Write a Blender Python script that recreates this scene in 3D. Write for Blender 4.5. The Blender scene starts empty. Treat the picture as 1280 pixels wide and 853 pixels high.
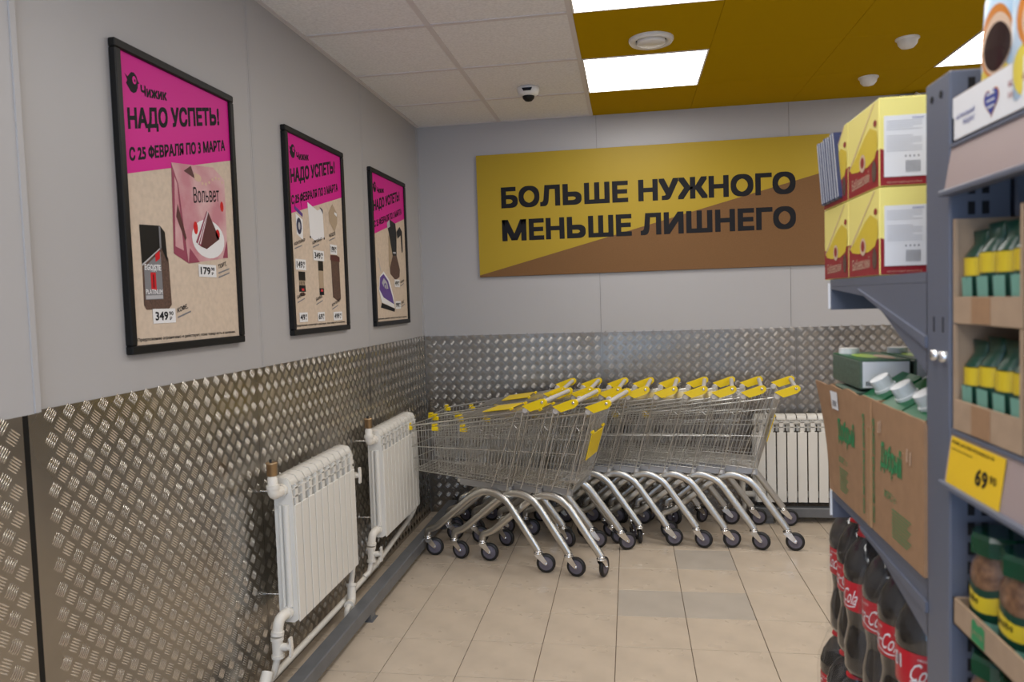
import bpy, math, random
from mathutils import Vector, Matrix
random.seed(7)
SC = bpy.context.scene
COL = SC.collection
PI = math.pi

# ---------------------------------------------------------------- camera
CX, CY, CZ, YAW, PITCH, ROLL, FPX = 1.3551, -4.8523, 1.4063, -0.1563, -0.0542, -0.0319, 940.03
fw = Vector((math.sin(YAW)*math.cos(PITCH), math.cos(YAW)*math.cos(PITCH), math.sin(PITCH)))
rt = Vector((math.cos(YAW), -math.sin(YAW), 0)); up = rt.cross(fw)
r2 = rt*math.cos(ROLL) + up*math.sin(ROLL); u2 = -rt*math.sin(ROLL) + up*math.cos(ROLL)
cam = bpy.data.cameras.new('camera'); camo = bpy.data.objects.new('camera', cam); COL.objects.link(camo)
camo.matrix_world = Matrix(((r2.x, u2.x, -fw.x, CX), (r2.y, u2.y, -fw.y, CY), (r2.z, u2.z, -fw.z, CZ), (0, 0, 0, 1)))
cam.sensor_width = 36; cam.lens = FPX*36/1280; cam.clip_start = .02
cam.dof.use_dof = True; cam.dof.focus_distance = 4.2; cam.dof.aperture_fstop = 6.3
SC.camera = camo

# ---------------------------------------------------------------- world, exposure
w = bpy.data.worlds.new('world'); SC.world = w; w.use_nodes = True
w.node_tree.nodes['Background'].inputs[0].default_value = (.75, .85, 1, 1)
w.node_tree.nodes['Background'].inputs[1].default_value = .3
SC.view_settings.view_transform = 'Standard'; SC.view_settings.look = 'None'
SC.view_settings.gamma = 1; SC.view_settings.use_curve_mapping = False
SC.view_settings.exposure = 0.66
LAMP = 6.5          # emission of the ceiling light panels

# ---------------------------------------------------------------- materials
def mat(name, col, rough=.5, metal=0, bump=None, var=None, emit=0, alpha=1, trans=0, coat=0, rvar=None, spec=None, ior=None, emc=(1, .965, .925, 1)):
    m = bpy.data.materials.new(name); m.use_nodes = True
    nt = m.node_tree; b = nt.nodes['Principled BSDF']
    b.inputs['Base Color'].default_value = (*col, 1)
    b.inputs['Roughness'].default_value = rough; b.inputs['Metallic'].default_value = metal
    if coat: b.inputs['Coat Weight'].default_value = coat; b.inputs['Coat Roughness'].default_value = .08
    if spec is not None: b.inputs['Specular IOR Level'].default_value = spec
    if ior: b.inputs['IOR'].default_value = ior
    if emit:
        b.inputs['Emission Color'].default_value = emc; b.inputs['Emission Strength'].default_value = emit
    if alpha < 1: b.inputs['Alpha'].default_value = alpha
    if trans: b.inputs['Transmission Weight'].default_value = trans
    tc = nt.nodes.new('ShaderNodeTexCoord')
    def noise(scale, detail=3, stretch=None):
        n = nt.nodes.new('ShaderNodeTexNoise'); n.inputs['Scale'].default_value = scale; n.inputs['Detail'].default_value = detail
        if stretch:
            mp = nt.nodes.new('ShaderNodeMapping'); mp.inputs['Scale'].default_value = stretch
            nt.links.new(tc.outputs['Object'], mp.inputs['Vector']); nt.links.new(mp.outputs[0], n.inputs['Vector'])
        else: nt.links.new(tc.outputs['Object'], n.inputs['Vector'])
        return n
    if var:      # (scale, amount[, second colour])
        n = noise(var[0], 4); mx = nt.nodes.new('ShaderNodeMix'); mx.data_type = 'RGBA'
        c2 = var[2] if len(var) > 2 else tuple(c*(1-var[1]) for c in col)
        mx.inputs['A'].default_value = (*col, 1); mx.inputs['B'].default_value = (*c2, 1)
        rp = nt.nodes.new('ShaderNodeValToRGB'); rp.color_ramp.elements[0].position = .35; rp.color_ramp.elements[1].position = .7
        nt.links.new(n.outputs['Fac'], rp.inputs[0]); nt.links.new(rp.outputs[0], mx.inputs['Factor'])
        nt.links.new(mx.outputs['Result'], b.inputs['Base Color'])
    if rvar:     # (scale, lo, hi)
        n = noise(rvar[0], 3); mr = nt.nodes.new('ShaderNodeMapRange')
        mr.inputs['From Min'].default_value = .35; mr.inputs['From Max'].default_value = .65
        mr.inputs['To Min'].default_value = rvar[1]; mr.inputs['To Max'].default_value = rvar[2]
        nt.links.new(n.outputs['Fac'], mr.inputs[0]); nt.links.new(mr.outputs[0], b.inputs['Roughness'])
    if bump:     # (scale, strength[, distance])
        n = noise(bump[0], 4); bp = nt.nodes.new('ShaderNodeBump'); bp.inputs['Strength'].default_value = bump[1]
        bp.inputs['Distance'].default_value = bump[2] if len(bump) > 2 else .002
        nt.links.new(n.outputs['Fac'], bp.inputs['Height']); nt.links.new(bp.outputs[0], b.inputs['Normal'])
    return m
WALL = mat('wall_grey', (.43, .42, .425), .42, bump=(6, .06, .01))
WALLDK = mat('wall_joint', (.24, .23, .22), .6)
CEILW = mat('ceiling_white', (.84, .83, .84), .9, var=(90, .14), bump=(60, .25))
TBAR = mat('ceiling_bar', (.66, .62, .62), .5)
CEILY = mat('ceiling_yellow', (.44, .275, .0005), .9, spec=.05, bump=(40, .08))
YBAR = mat('ceiling_yellow_bar', (.4, .25, .0005), .9)
LAMPM = mat('lamp_diffuser', (.9, .9, .9), .5, emit=LAMP)
LAMPF = mat('lamp_frame', (.8, .8, .78), .4)
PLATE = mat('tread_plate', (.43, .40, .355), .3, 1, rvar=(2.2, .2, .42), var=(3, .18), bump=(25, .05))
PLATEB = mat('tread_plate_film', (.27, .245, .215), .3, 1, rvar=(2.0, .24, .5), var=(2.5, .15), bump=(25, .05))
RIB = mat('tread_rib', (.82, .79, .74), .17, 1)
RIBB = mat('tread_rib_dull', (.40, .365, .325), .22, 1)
TILE = mat('floor_tile', (.60, .505, .40), .32, var=(7, .14), bump=(30, .05), rvar=(5, .25, .45))
TILEG = mat('floor_tile_grey', (.50, .445, .38), .36, var=(7, .12), bump=(30, .05))
GROUT = mat('grout', (.13, .095, .07), .9, bump=(80, .4))
RAIL = mat('rail_paint', (.15, .155, .165), .38, var=(12, .2), bump=(20, .05))
RAD = mat('radiator_enamel', (.78, .76, .71), .32)
RADDK = mat('radiator_gap', (.08, .08, .08), .8)
PIPE = mat('pipe_plastic', (.80, .76, .69), .4)
BRASS = mat('vent_brass', (.42, .30, .18), .35, 1)
CHROME = mat('chrome', (.78, .78, .78), .16, 1)
WIRE = mat('cart_wire', (.64, .63, .60), .32, 1)
TUBE = mat('cart_tube', (.66, .65, .62), .3, 1)
TRAY = mat('cart_plate', (.42, .42, .43), .35, .9)
YEL = mat('cart_yellow', (.90, .66, .0), .38)
GRIP = mat('handle_grip', (.60, .58, .57), .42)
RUB = mat('rubber', (.012, .012, .013), .45)
HUB = mat('wheel_hub', (.14, .13, .17), .45)
BLACK = mat('black_paint', (.008, .008, .008), .42, spec=.25)
INK = mat('ink', (.010, .010, .013), .6, spec=.2)
MAG = mat('magenta', (.66, .012, .28), .42, spec=.2)
PAPER = mat('kraft_paper', (.66, .54, .43), .6, var=(60, .12))
WHITE = mat('white_print', (.80, .80, .82), .5)
PLAST = mat('white_plastic', (.75, .74, .72), .35)
SIGNY = mat('sign_yellow', (.42, .29, .012), .5, spec=.35)
SIGNB = mat('sign_kraft', (.20, .098, .035), .85, var=(160, .14))
STEEL = mat('shelf_steel', (.115, .128, .172), .42, bump=(30, .03))
STEELD = mat('shelf_inner', (.07, .075, .095), .6)
SLOT = mat('slot_dark', (.01, .01, .012), .9)
PRAIL = mat('price_rail', (.36, .28, .27), .35)
TAGY = mat('tag_yellow', (.78, .50, .015), .5)
KRAFT = mat('cardboard', (.35, .20, .105), .8, var=(50, .12), bump=(120, .12))
KRAFTI = mat('cardboard_light', (.40, .28, .185), .85, var=(40, .12))
KTAPE = mat('tape', (.42, .25, .13), .25)
GRN = mat('green_print', (.03, .25, .09), .7)
BOXY = mat('box_yellow', (.90, .79, .24), .42)
BOXYD = mat('wafer_yellow', (.70, .52, .04), .5)
BOXR = mat('box_burgundy', (.30, .012, .02), .42)
CREAM = mat('cream_print', (.66, .47, .34), .5)
JGREEN = mat('juice_green', (.006, .12, .042), .38, spec=.2)
JGREY = mat('juice_side', (.10, .16, .12), .4, var=(160, .5))
APPLE = mat('apple_green', (.36, .62, .03), .3)
CAPW = mat('cap_white', (.85, .86, .87), .35)
COLA = mat('cola', (.004, .002, .002), .045, spec=.9, coat=.6)
CAPR = mat('cap_red', (.60, .01, .02), .3)
LABR = mat('label_red', (.52, .01, .022), .3)
PETC = mat('pet_clear', (.02, .018, .018), .05, alpha=.8, coat=.6)
BAGG = mat('bag_green', (.005, .045, .027), .3, bump=(60, .3))
BAGY = mat('bag_yellow', (.62, .46, .02), .3, bump=(60, .2))
BAGL = mat('bag_mint', (.16, .36, .29), .35, bump=(60, .2))
LIDG = mat('lid_green', (.002, .055, .024), .16, coat=.3)
GLASSC = mat('coffee_granules', (.11, .05, .025), .3, var=(130, .65, (.24, .12, .06)), bump=(150, .6), coat=.7)
BAGB = mat('bag_blue', (.42, .62, .82), .3, bump=(25, .4, .004), var=(14, .2, (.75, .8, .85)))
BAGO = mat('bag_orange', (.62, .22, .04), .3)
BAGK = mat('bag_chocolate', (.03, .014, .012), .2)
BAGW = mat('bag_custard', (.72, .58, .08), .3)
HEARTB = mat('heart_blue', (.025, .05, .30), .4)
SILV = mat('wrapper_silver', (.13, .15, .22), .3, .3)
NAVY = mat('wrapper_navy', (.03, .04, .10), .3)
CAKE = mat('cake_brown', (.09, .02, .02), .5)
PINK = mat('cake_pink', (.55, .22, .27), .5, var=(8, .3, (.72, .5, .5)))
ROSE = mat('cake_rose', (.30, .05, .10), .5)
GREYP = mat('print_grey', (.20, .20, .22), .5)
BROWNP = mat('print_brown', (.13, .07, .05), .6, var=(200, .5))
TAN = mat('print_tan', (.42, .32, .22), .6)
PURP = mat('print_purple', (.10, .04, .26), .4)
BLUEG = mat('print_lightgrey', (.45, .45, .48), .5)
# shrink film: a thin clear plastic skin
FILM = bpy.data.materials.new('shrink_film'); FILM.use_nodes = True
_nt = FILM.node_tree; _nt.nodes.clear()
_o = _nt.nodes.new('ShaderNodeOutputMaterial'); _mx = _nt.nodes.new('ShaderNodeMixShader')
_tr = _nt.nodes.new('ShaderNodeBsdfTransparent'); _gl = _nt.nodes.new('ShaderNodeBsdfPrincipled')
_gl.inputs['Base Color'].default_value = (.26, .24, .23, 1); _gl.inputs['Roughness'].default_value = .12; _gl.inputs['Specular IOR Level'].default_value = 1.0
_n = _nt.nodes.new('ShaderNodeTexNoise'); _n.inputs['Scale'].default_value = 14; _n.inputs['Detail'].default_value = 3
_m = _nt.nodes.new('ShaderNodeMapping'); _m.inputs['Scale'].default_value = (1, 3, .35)
_t = _nt.nodes.new('ShaderNodeTexCoord'); _nt.links.new(_t.outputs['Object'], _m.inputs[0]); _nt.links.new(_m.outputs[0], _n.inputs['Vector'])
_bp = _nt.nodes.new('ShaderNodeBump'); _bp.inputs['Strength'].default_value = .5; _bp.inputs['Distance'].default_value = .008
_nt.links.new(_n.outputs['Fac'], _bp.inputs['Height']); _nt.links.new(_bp.outputs[0], _gl.inputs['Normal'])
_mr = _nt.nodes.new('ShaderNodeMapRange'); _mr.inputs['From Min'].default_value = .4; _mr.inputs['From Max'].default_value = .7
_mr.inputs['To Min'].default_value = .01; _mr.inputs['To Max'].default_value = .13
_nt.links.new(_n.outputs['Fac'], _mr.inputs[0]); _nt.links.new(_mr.outputs[0], _mx.inputs[0])
_nt.links.new(_tr.outputs[0], _mx.inputs[1]); _nt.links.new(_gl.outputs[0], _mx.inputs[2]); _nt.links.new(_mx.outputs[0], _o.inputs[0])

# ---------------------------------------------------------------- mesh helpers
_tcache = {}
def _raw(t):
    cu = bpy.data.curves.new('t', 'FONT'); cu.body = t; cu.size = 1; cu.resolution_u = 2
    o = bpy.data.objects.new('t', cu); COL.objects.link(o)
    dg = bpy.context.evaluated_depsgraph_get(); me = bpy.data.meshes.new_from_object(o.evaluated_get(dg))
    vs = [(v.co.x, v.co.y) for v in me.vertices]; fs = [tuple(p.vertices) for p in me.polygons]
    bpy.data.objects.remove(o); bpy.data.curves.remove(cu); bpy.data.meshes.remove(me)
    return vs, fs
HN = {}
def _cell(prefix, ref):        # where the reference letter after this prefix stands
    if ref not in HN: v, _ = _raw(ref); HN[ref] = (max(p[0] for p in v)-min(p[0] for p in v), max(p[1] for p in v))
    x1 = max(p[0] for p in _raw(prefix+ref)[0]); return x1-HN[ref][0], x1, HN[ref][1]
def _ring(cx, cy, rx, ry, st, a0, a1, n):
    vs = []; fs = []
    for i in range(n+1):
        a = a0+(a1-a0)*i/n; c, q = math.cos(a), math.sin(a)
        vs += [(cx+rx*c, cy+ry*q), (cx+(rx-st)*c, cy+(ry-st)*q)]
    for i in range(n): fs.append((2*i, 2*i+2, 2*i+3, 2*i+1))
    return vs, fs
def _glyph(ch, x0, x1, h):     # letters that the font's own outlines fill wrongly
    st = .105*h/.73*.98; w_ = x1-x0; parts = []
    def rect(a, b, c, d): parts.append(([(a, c), (b, c), (b, d), (a, d)], [(0, 1, 2, 3)]))
    if ch in 'Ьь':
        rect(x0, x0+st, 0, h); r = .29*h; cx = x1-r*1.05
        rect(x0+st, cx, 0, st); rect(x0+st, cx, 2*r-st, 2*r); parts.append(_ring(cx, r, r*1.05, r, st, -PI/2, PI/2, 12))
    elif ch == 'М':
        rect(x0, x0+st, 0, h); rect(x1-st, x1, 0, h); c = (x0+x1)/2
        for q, a in ((1, x0), (-1, x1)): parts.append(([(a, h), (a+q*st*1.25, h), (c+q*st*.30, st*.2), (c-q*st*.62, st*.2)], [(0, 1, 2, 3)]))
    elif ch in 'Фф':
        cx = (x0+x1)/2; top = h*1.02 if ch == 'Ф' else h*1.3; bot = 0 if ch == 'Ф' else -h*.28
        rect(cx-st/2, cx+st/2, bot, top); parts.append(_ring(cx, h*.5, w_*.62, h*.40, st, 0, 2*PI, 24))
    return parts
REF = {'М': 'Ш', 'Ь': 'Н', 'ь': 'н', 'Ф': 'Н', 'ф': 'н'}
def text_geo(s, bold=.02):
    key = (s, bold)
    if key in _tcache: return _tcache[key]
    t = ''.join(REF.get(c, c) for c in s)
    vs, fs = _raw(t)
    for i, c in enumerate(s):
        if c in REF:
            x0, x1, h = _cell(t[:i], REF[c]); e = .004
            fs = [f for f in fs if not all(x0-e <= vs[k][0] <= x1+e for k in f)]
            for pv, pf_ in _glyph(c, x0, x1, h): n = len(vs); vs = vs+pv; fs = fs+[tuple(k+n for k in f) for f in pf_]
    us = sorted({k for f in fs for k in f}); mp = {k: i for i, k in enumerate(us)}
    vs = [vs[k] for k in us]; fs = [tuple(mp[k] for k in f) for f in fs]
    x0 = min(v[0] for v in vs); x1 = max(v[0] for v in vs); y0 = min(v[1] for v in vs); y1 = max(v[1] for v in vs)
    out = [(v[0], v[1], 0) for v in vs]
    if bold > .012:
        r = bold*.68; base = list(out); bf = list(fs); n0 = len(base); out = []; fs = []
        sh = [(-r, -r), (r, -r), (-r, r), (r, r), (0, 0)]
        if r > .02: sh += [(0, r), (0, -r), (r, 0), (-r, 0)]
        for k, (a, c) in enumerate(sh):
            out += [(v[0]+a, v[1]+c, k) for v in base]; fs += [tuple(i+k*n0 for i in f) for f in bf]
        x0 -= r; x1 += r; y0 -= r; y1 += r
    out = [((x-x0)/(x1-x0), (y-y0)/(y1-y0), k) for x, y, k in out]
    _tcache[key] = (out, fs, (x1-x0)/(y1-y0)); return _tcache[key]

class M:
    def __init__(s): s.v = []; s.f = []; s.mi = []; s.sm = []; s.mats = []; s.T = Matrix.Identity(4)
    def add(s, vs, fs, m, smooth=False):
        b = len(s.v); T = s.T
        s.v += [tuple(T @ Vector(v)) for v in vs]
        if m not in s.mats: s.mats.append(m)
        k = s.mats.index(m)
        for f in fs: s.f.append(tuple(b+i for i in f)); s.mi.append(k); s.sm.append(smooth)
        return s
    def box(s, x0, x1, y0, y1, z0, z1, m, c=0):
        if x0 > x1: x0, x1 = x1, x0
        if y0 > y1: y0, y1 = y1, y0
        if z0 > z1: z0, z1 = z1, z0
        if not c:
            vs = [(x, y, z) for x in (x0, x1) for y in (y0, y1) for z in (z0, z1)]
            return s.add(vs, [(0, 1, 3, 2), (4, 6, 7, 5), (0, 4, 5, 1), (2, 3, 7, 6), (0, 2, 6, 4), (1, 5, 7, 3)], m)
        X = (x0, x1); Y = (y0, y1); Z = (z0, z1); vs = []; ix = {}
        for i in (0, 1):
            for j in (0, 1):
                for k in (0, 1):
                    sx, sy, sz = (1, -1)[i]*c, (1, -1)[j]*c, (1, -1)[k]*c
                    for a, d in enumerate(((0, sy, sz), (sx, 0, sz), (sx, sy, 0))):
                        ix[i, j, k, a] = len(vs); vs.append((X[i]+d[0], Y[j]+d[1], Z[k]+d[2]))
        F = []
        for i in (0, 1):
            q = [ix[i, 0, 0, 0], ix[i, 1, 0, 0], ix[i, 1, 1, 0], ix[i, 0, 1, 0]]; F.append(tuple(q if i else q[::-1]))
            q = [ix[0, i, 0, 1], ix[0, i, 1, 1], ix[1, i, 1, 1], ix[1, i, 0, 1]]; F.append(tuple(q if i else q[::-1]))
            q = [ix[0, 0, i, 2], ix[1, 0, i, 2], ix[1, 1, i, 2], ix[0, 1, i, 2]]; F.append(tuple(q if i else q[::-1]))
        for j in (0, 1):
            for k in (0, 1):
                q = [ix[0, j, k, 1], ix[1, j, k, 1], ix[1, j, k, 2], ix[0, j, k, 2]]; F.append(tuple(q if (j ^ k) else q[::-1]))
                q = [ix[j, 0, k, 0], ix[j, 1, k, 0], ix[j, 1, k, 2], ix[j, 0, k, 2]]; F.append(tuple(q[::-1] if (j ^ k) else q))
                q = [ix[j, k, 0, 0], ix[j, k, 1, 0], ix[j, k, 1, 1], ix[j, k, 0, 1]]; F.append(tuple(q if (j ^ k) else q[::-1]))
        for i in (0, 1):
            for j in (0, 1):
                for k in (0, 1):
                    q = [ix[i, j, k, 0], ix[i, j, k, 1], ix[i, j, k, 2]]; F.append(tuple(q if (i+j+k) % 2 else q[::-1]))
        return s.add(vs, F, m)
    def sweep(s, path, sec, m, hint=(0, 0, 1), closed=False, smooth=True, caps=True, scale=None):
        P = [Vector(p) for p in path]; n = len(P); k = len(sec); vs = []; fs = []
        nrm = None
        for i in range(n):
            if closed: d = (P[(i+1) % n]-P[i-1])
            else: d = (P[min(i+1, n-1)]-P[max(i-1, 0)])
            d.normalize()
            h = Vector(hint) if nrm is None else nrm
            a = h - d*h.dot(d)
            if a.length < 1e-4: a = Vector((1, .1, 0)) - d*d.dot(Vector((1, .1, 0)))
            a.normalize(); nrm = a; b = d.cross(a); q = scale[i] if scale else 1
            for (u, v) in sec: vs.append(P[i] + b*u*q + a*v*q)
        for i in range(n if closed else n-1):
            i2 = (i+1) % n
            for j in range(k): fs.append((i*k+j, i*k+(j+1) % k, i2*k+(j+1) % k, i2*k+j))
        s.add(vs, fs, m, smooth)
        if caps and not closed:
            s.add(vs[:k], [tuple(range(k))[::-1]], m); s.add(vs[-k:], [tuple(range(k))], m)
        return s
    def tube(s, path, r, m, n=8, closed=False, caps=True):
        return s.sweep(path, [(r*math.cos(2*PI*i/n), r*math.sin(2*PI*i/n)) for i in range(n)], m, closed=closed, caps=caps)
    def lathe(s, prof, m, n=20, o=(0, 0, 0), ax='z', smooth=True, caps=True):
        vs = []; fs = []
        def P(r, h, a):
            x, y = r*math.cos(a), r*math.sin(a)
            if ax == 'z': q = (x, y, h)
            elif ax == 'y': q = (x, h, y)
            else: q = (h, x, y)
            return (o[0]+q[0], o[1]+q[1], o[2]+q[2])
        for r, h in prof: vs += [P(r, h, 2*PI*i/n) for i in range(n)]
        for j in range(len(prof)-1):
            for i in range(n): fs.append((j*n+i, j*n+(i+1) % n, (j+1)*n+(i+1) % n, (j+1)*n+i))
        s.add(vs, fs, m, smooth)
        if caps:
            if prof[0][0] > 1e-5: s.add(vs[:n], [tuple(range(n))[::-1]], m)
            if prof[-1][0] > 1e-5: s.add(vs[-n:], [tuple(range(n))], m)
        return s
    def prism(s, poly, fn, h0, h1, m, smooth=False):      # poly of (a,b); fn(a,b,h)->xyz
        n = len(poly); vs = [fn(a, b, h0) for a, b in poly] + [fn(a, b, h1) for a, b in poly]
        s.add(vs, [tuple(range(n))[::-1], tuple(range(n, 2*n))], m)
        return s.add(vs, [(i, (i+1) % n, (i+1) % n+n, i+n) for i in range(n)], m, smooth)
    def text(s, t, fn, u, v, wd, ht, m, bold=.02, skew=0):   # fn(u,v)->xyz
        vs, fs, asp = text_geo(t, bold)
        if ht is None: ht = wd/asp
        if wd is None: wd = ht*asp
        def at(a, b, k):
            uu, vv = u+a*wd, v+b*ht+a*wd*skew; p = Vector(fn(uu, vv))
            if k: e = 1e-4; p += (Vector(fn(uu+e, vv))-p).cross(Vector(fn(uu, vv+e))-p).normalized()*k*2.5e-5
            return p
        return s.add([at(a, b, k) for a, b, k in vs], fs, m)
    def build(s, name, parent=None, **kw):
        me = bpy.data.meshes.new(name); me.from_pydata(s.v, [], s.f)
        for m in s.mats: me.materials.append(m)
        me.polygons.foreach_set('material_index', s.mi); me.polygons.foreach_set('use_smooth', s.sm); me.update()
        o = bpy.data.objects.new(name, me); COL.objects.link(o)
        if parent is not None: o.parent = parent
        for k, val in kw.items(): o[k] = val
        return o
def thing(name, label, cat, loc=(0, 0, 0), rz=0, group=None):
    o = bpy.data.objects.new(name, None); o.empty_display_size = .05; COL.objects.link(o); o.location = loc; o.rotation_euler = (0, 0, rz)
    o['label'] = label; o['category'] = cat
    if group: o['group'] = group
    return o
def struct(name, loc=(0, 0, 0)):
    o = bpy.data.objects.new(name, None); COL.objects.link(o); o.location = loc; o['kind'] = 'structure'; return o
KIDS = {}
def copy_tree(o, parent=None):
    c = o.copy(); COL.objects.link(c)
    if parent is not None: c.parent = parent
    for ch in [x for x in bpy.data.objects if x.parent == o]: copy_tree(ch, c)
    return c
def inst(src, parent, loc=None, rz=None):
    c = src.copy(); COL.objects.link(c); c.parent = parent
    if loc is not None: c.location = loc
    if rz is not None: c.rotation_euler = (0, 0, rz)
    return c
def bez(pts, r=.04, n=5):        # polyline with rounded corners
    P = [Vector(p) for p in pts]; out = [P[0]]
    for i in range(1, len(P)-1):
        a, b, c = P[i-1], P[i], P[i+1]; q = min(r, (a-b).length*.49, (c-b).length*.49)
        p0 = b+(a-b).normalized()*q; p2 = b+(c-b).normalized()*q
        for k in range(n+1):
            t = k/n; out.append(p0*(1-t)**2 + b*2*t*(1-t) + p2*t*t)
    out.append(P[-1]); return out

ZC = 2.5565; ZM = 1.188; XR = 6.4; YB = -6.9
# ---------------------------------------------------------------- floor
TS = .2973; OX = .3776; OY = -1.8703
fl = M().box(-.05, XR+.05, YB-.05, .05, -.12, -.003, GROUT).build('floor', kind='structure')
def tile_mesh(m):
    return M().box(0, TS-.0028, 0, TS-.0028, -.012, 0, m, c=.0012)
t0 = tile_mesh(TILE).build('tile', fl); t0g = tile_mesh(TILEG).build('tile', fl)
first = [True, True]
grey = {(3, 1), (4, 1), (4, 3)}
for i in range(-2, 12):
    for j in range(-8, 7):
        x = OX+i*TS; y = OY+j*TS
        if x < -.25 or y > -.02 or x > 3.6: continue
        g = (i, j) in grey
        src = t0g if g else t0
        if first[g]: o = src; first[g] = False
        else: o = inst(src, fl)
        o.location = (x+.0014, y+.0014, random.uniform(-.0003, .0003))
        if x < 0: o.location.x = x+.0014
# the rest of the floor, too far behind the camera to tell tiles apart
b = M()
for x0, x1, y0, y1 in ((-.05, OX+11.0*TS, YB, OY-8*TS), (OX+11.0*TS, XR, YB, 0)):
    nx = int((x1-x0)/TS)+1; ny = int((y1-y0)/TS)+1
    for i in range(nx):
        for j in range(ny):
            xa = x0+i*TS; ya = y1-(j+1)*TS
            b.add([(xa+.0014, ya+.0014, 0), (xa+TS-.0014, ya+.0014, 0), (xa+TS-.0014, ya+TS-.0014, 0), (xa+.0014, ya+TS-.0014, 0)], [(0, 1, 2, 3)], TILE)
b.build('distant_tiles', fl, kind='stuff')

# ---------------------------------------------------------------- ceiling
ce = M().box(-.05, XR+.05, YB-.05, .05, ZC+.03, ZC+.12, WALLDK).build('ceiling', kind='structure')
A1 = .5543; rows = [0, -.5447] + [-.5447-.6*k for k in range(1, 11)]+[YB]
colsx = [0, A1, A1+.6] + [A1+.6+.6*k for k in range(1, 9)]
LIGHTS = {(2, 1), (5, 1), (2, 3), (5, 3), (2, 6), (5, 6), (2, 9), (5, 9), (8, 2), (8, 5), (8, 8), (1, 7), (1, 10)}
wt = None; yt = None
for c in range(len(colsx)-1):
    for r in range(len(rows)-1):
        if (c, r) in LIGHTS: continue
        x0, x1, y1, y0 = colsx[c], colsx[c+1], rows[r], rows[r+1]
        if c < 2:
            M().box(x0+.01, x1-.01, y0+.01, y1-.01, ZC+.002, ZC+.015, CEILW, c=.002).build('ceiling_tile', ce)
        else:
            M().box(x0+.0006, x1-.0006, y0+.0006, y1-.0006, ZC-.0005, ZC+.012, CEILY, c=.0006).build('ceiling_tile', ce)
g = M()
for c, x in enumerate(colsx[:3]):
    g.box(x-(.012 if c < 2 else .022), x+(.012 if c < 2 else .0), YB, 0, ZC-.001, ZC+.02, TBAR)
g.box(0, .02, YB, 0, ZC-.003, ZC+.02, TBAR)
for r in rows: g.box(0, colsx[2]-.02, r-.011, r+.011, ZC-.0014, ZC+.02, TBAR)
g.build('ceiling_grid', ce)
g = M().box(colsx[2], XR, YB, 0, ZC+.004, ZC+.02, YBAR); g.build('ceiling_backing', ce)
names = {(2, 1): 'square ceiling light panel second from the back wall, beside the white tiles',
         (5, 1): 'square ceiling light panel glimpsed above the grey shelf upright',
         (2, 3): 'square ceiling light panel cut by the top edge of the photo'}
for k, (c, r) in enumerate(sorted(LIGHTS)):
    x0, x1, y1, y0 = colsx[c], colsx[c+1], rows[r], rows[r+1]
    t = thing('ceiling_light', names.get((c, r), 'square ceiling light panel outside the photo, farther along the shop'), 'ceiling light', ((x0+x1)/2, (y0+y1)/2, ZC-.001), group='square ceiling light panels')
    h = .2985
    f = M()
    for a in ((-h, h, -h, -h+.008), (-h, h, h-.008, h), (-h, -h+.008, -h+.008, h-.008), (h-.008, h, -h+.008, h-.008)): f.box(*a, -.003, .012, LAMPF)
    f.box(-h, h, -h, h, .012, .02, LAMPF)
    f.build('frame', t)
    d = M(); q = h-.008
    d.add([(-q, -q, 0), (q, -q, 0), (q, q, 0), (-q, q, 0)], [(0, 3, 2, 1)], LAMPM); d.build('diffuser', t)

# ---------------------------------------------------------------- walls
def wall(name, fn, x0, joints, zt=ZC+.02):
    r = struct(name)
    b = M(); b.prism([(x0[0], -.1), (x0[1], -.1), (x0[1], zt+.05), (x0[0], zt+.05)], fn, -.08, -.004, WALLDK); b.build('wall_backing', r)
    js = [x0[0]]+joints+[x0[1]]
    for i in range(len(js)-1):
        b = M(); g = .0012
        b.prism([(js[i]+g, 0), (js[i+1]-g, 0), (js[i+1]-g, zt), (js[i]+g, zt)], fn, -.004, 0, WALL)
        for e in (js[i]+.010, js[i+1]-.012):       # pressed groove lines beside the joint
            b.prism([(e, ZM), (e+.0025, ZM), (e+.0025, zt), (e, zt)], fn, -.0005, .0006, WALL)
        b.build('wall_panel', r)
    return r
wl = wall('wall_left', lambda a, z, h: (h, a, z), (YB, 0), [-5.6, -4.45, -3.34, -2.235, -1.06])
wb = wall('wall_back', lambda a, z, h: (a, -h, z), (0, XR), [1.172, 2.338, 3.50, 4.66, 5.82])
wall('wall_right', lambda a, z, h: (XR-h, a, z), (YB, 0), [-6.3, -5.1, -3.9, -2.7, -1.5])
wall('wall_front', lambda a, z, h: (a, YB+h, z), (0, XR), [1.2, 2.4, 3.6, 4.8, 6.0])
# projecting panel at the left of the picture, and its edge strip
b = M().box(0, .022, -5.6, -3.338, ZM-.004, ZC, WALL); b.box(.0, .026, -3.352, -3.336, ZM-.002, ZC, WALL); b.build('trim_1', kind='structure')
b = M().box(.0, .010, -.008, 0, ZM, ZC-.004, WALL); b.box(0, .004, -.03, 0, ZM, ZC-.004, WALL); b.build('trim_2', kind='structure')

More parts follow.
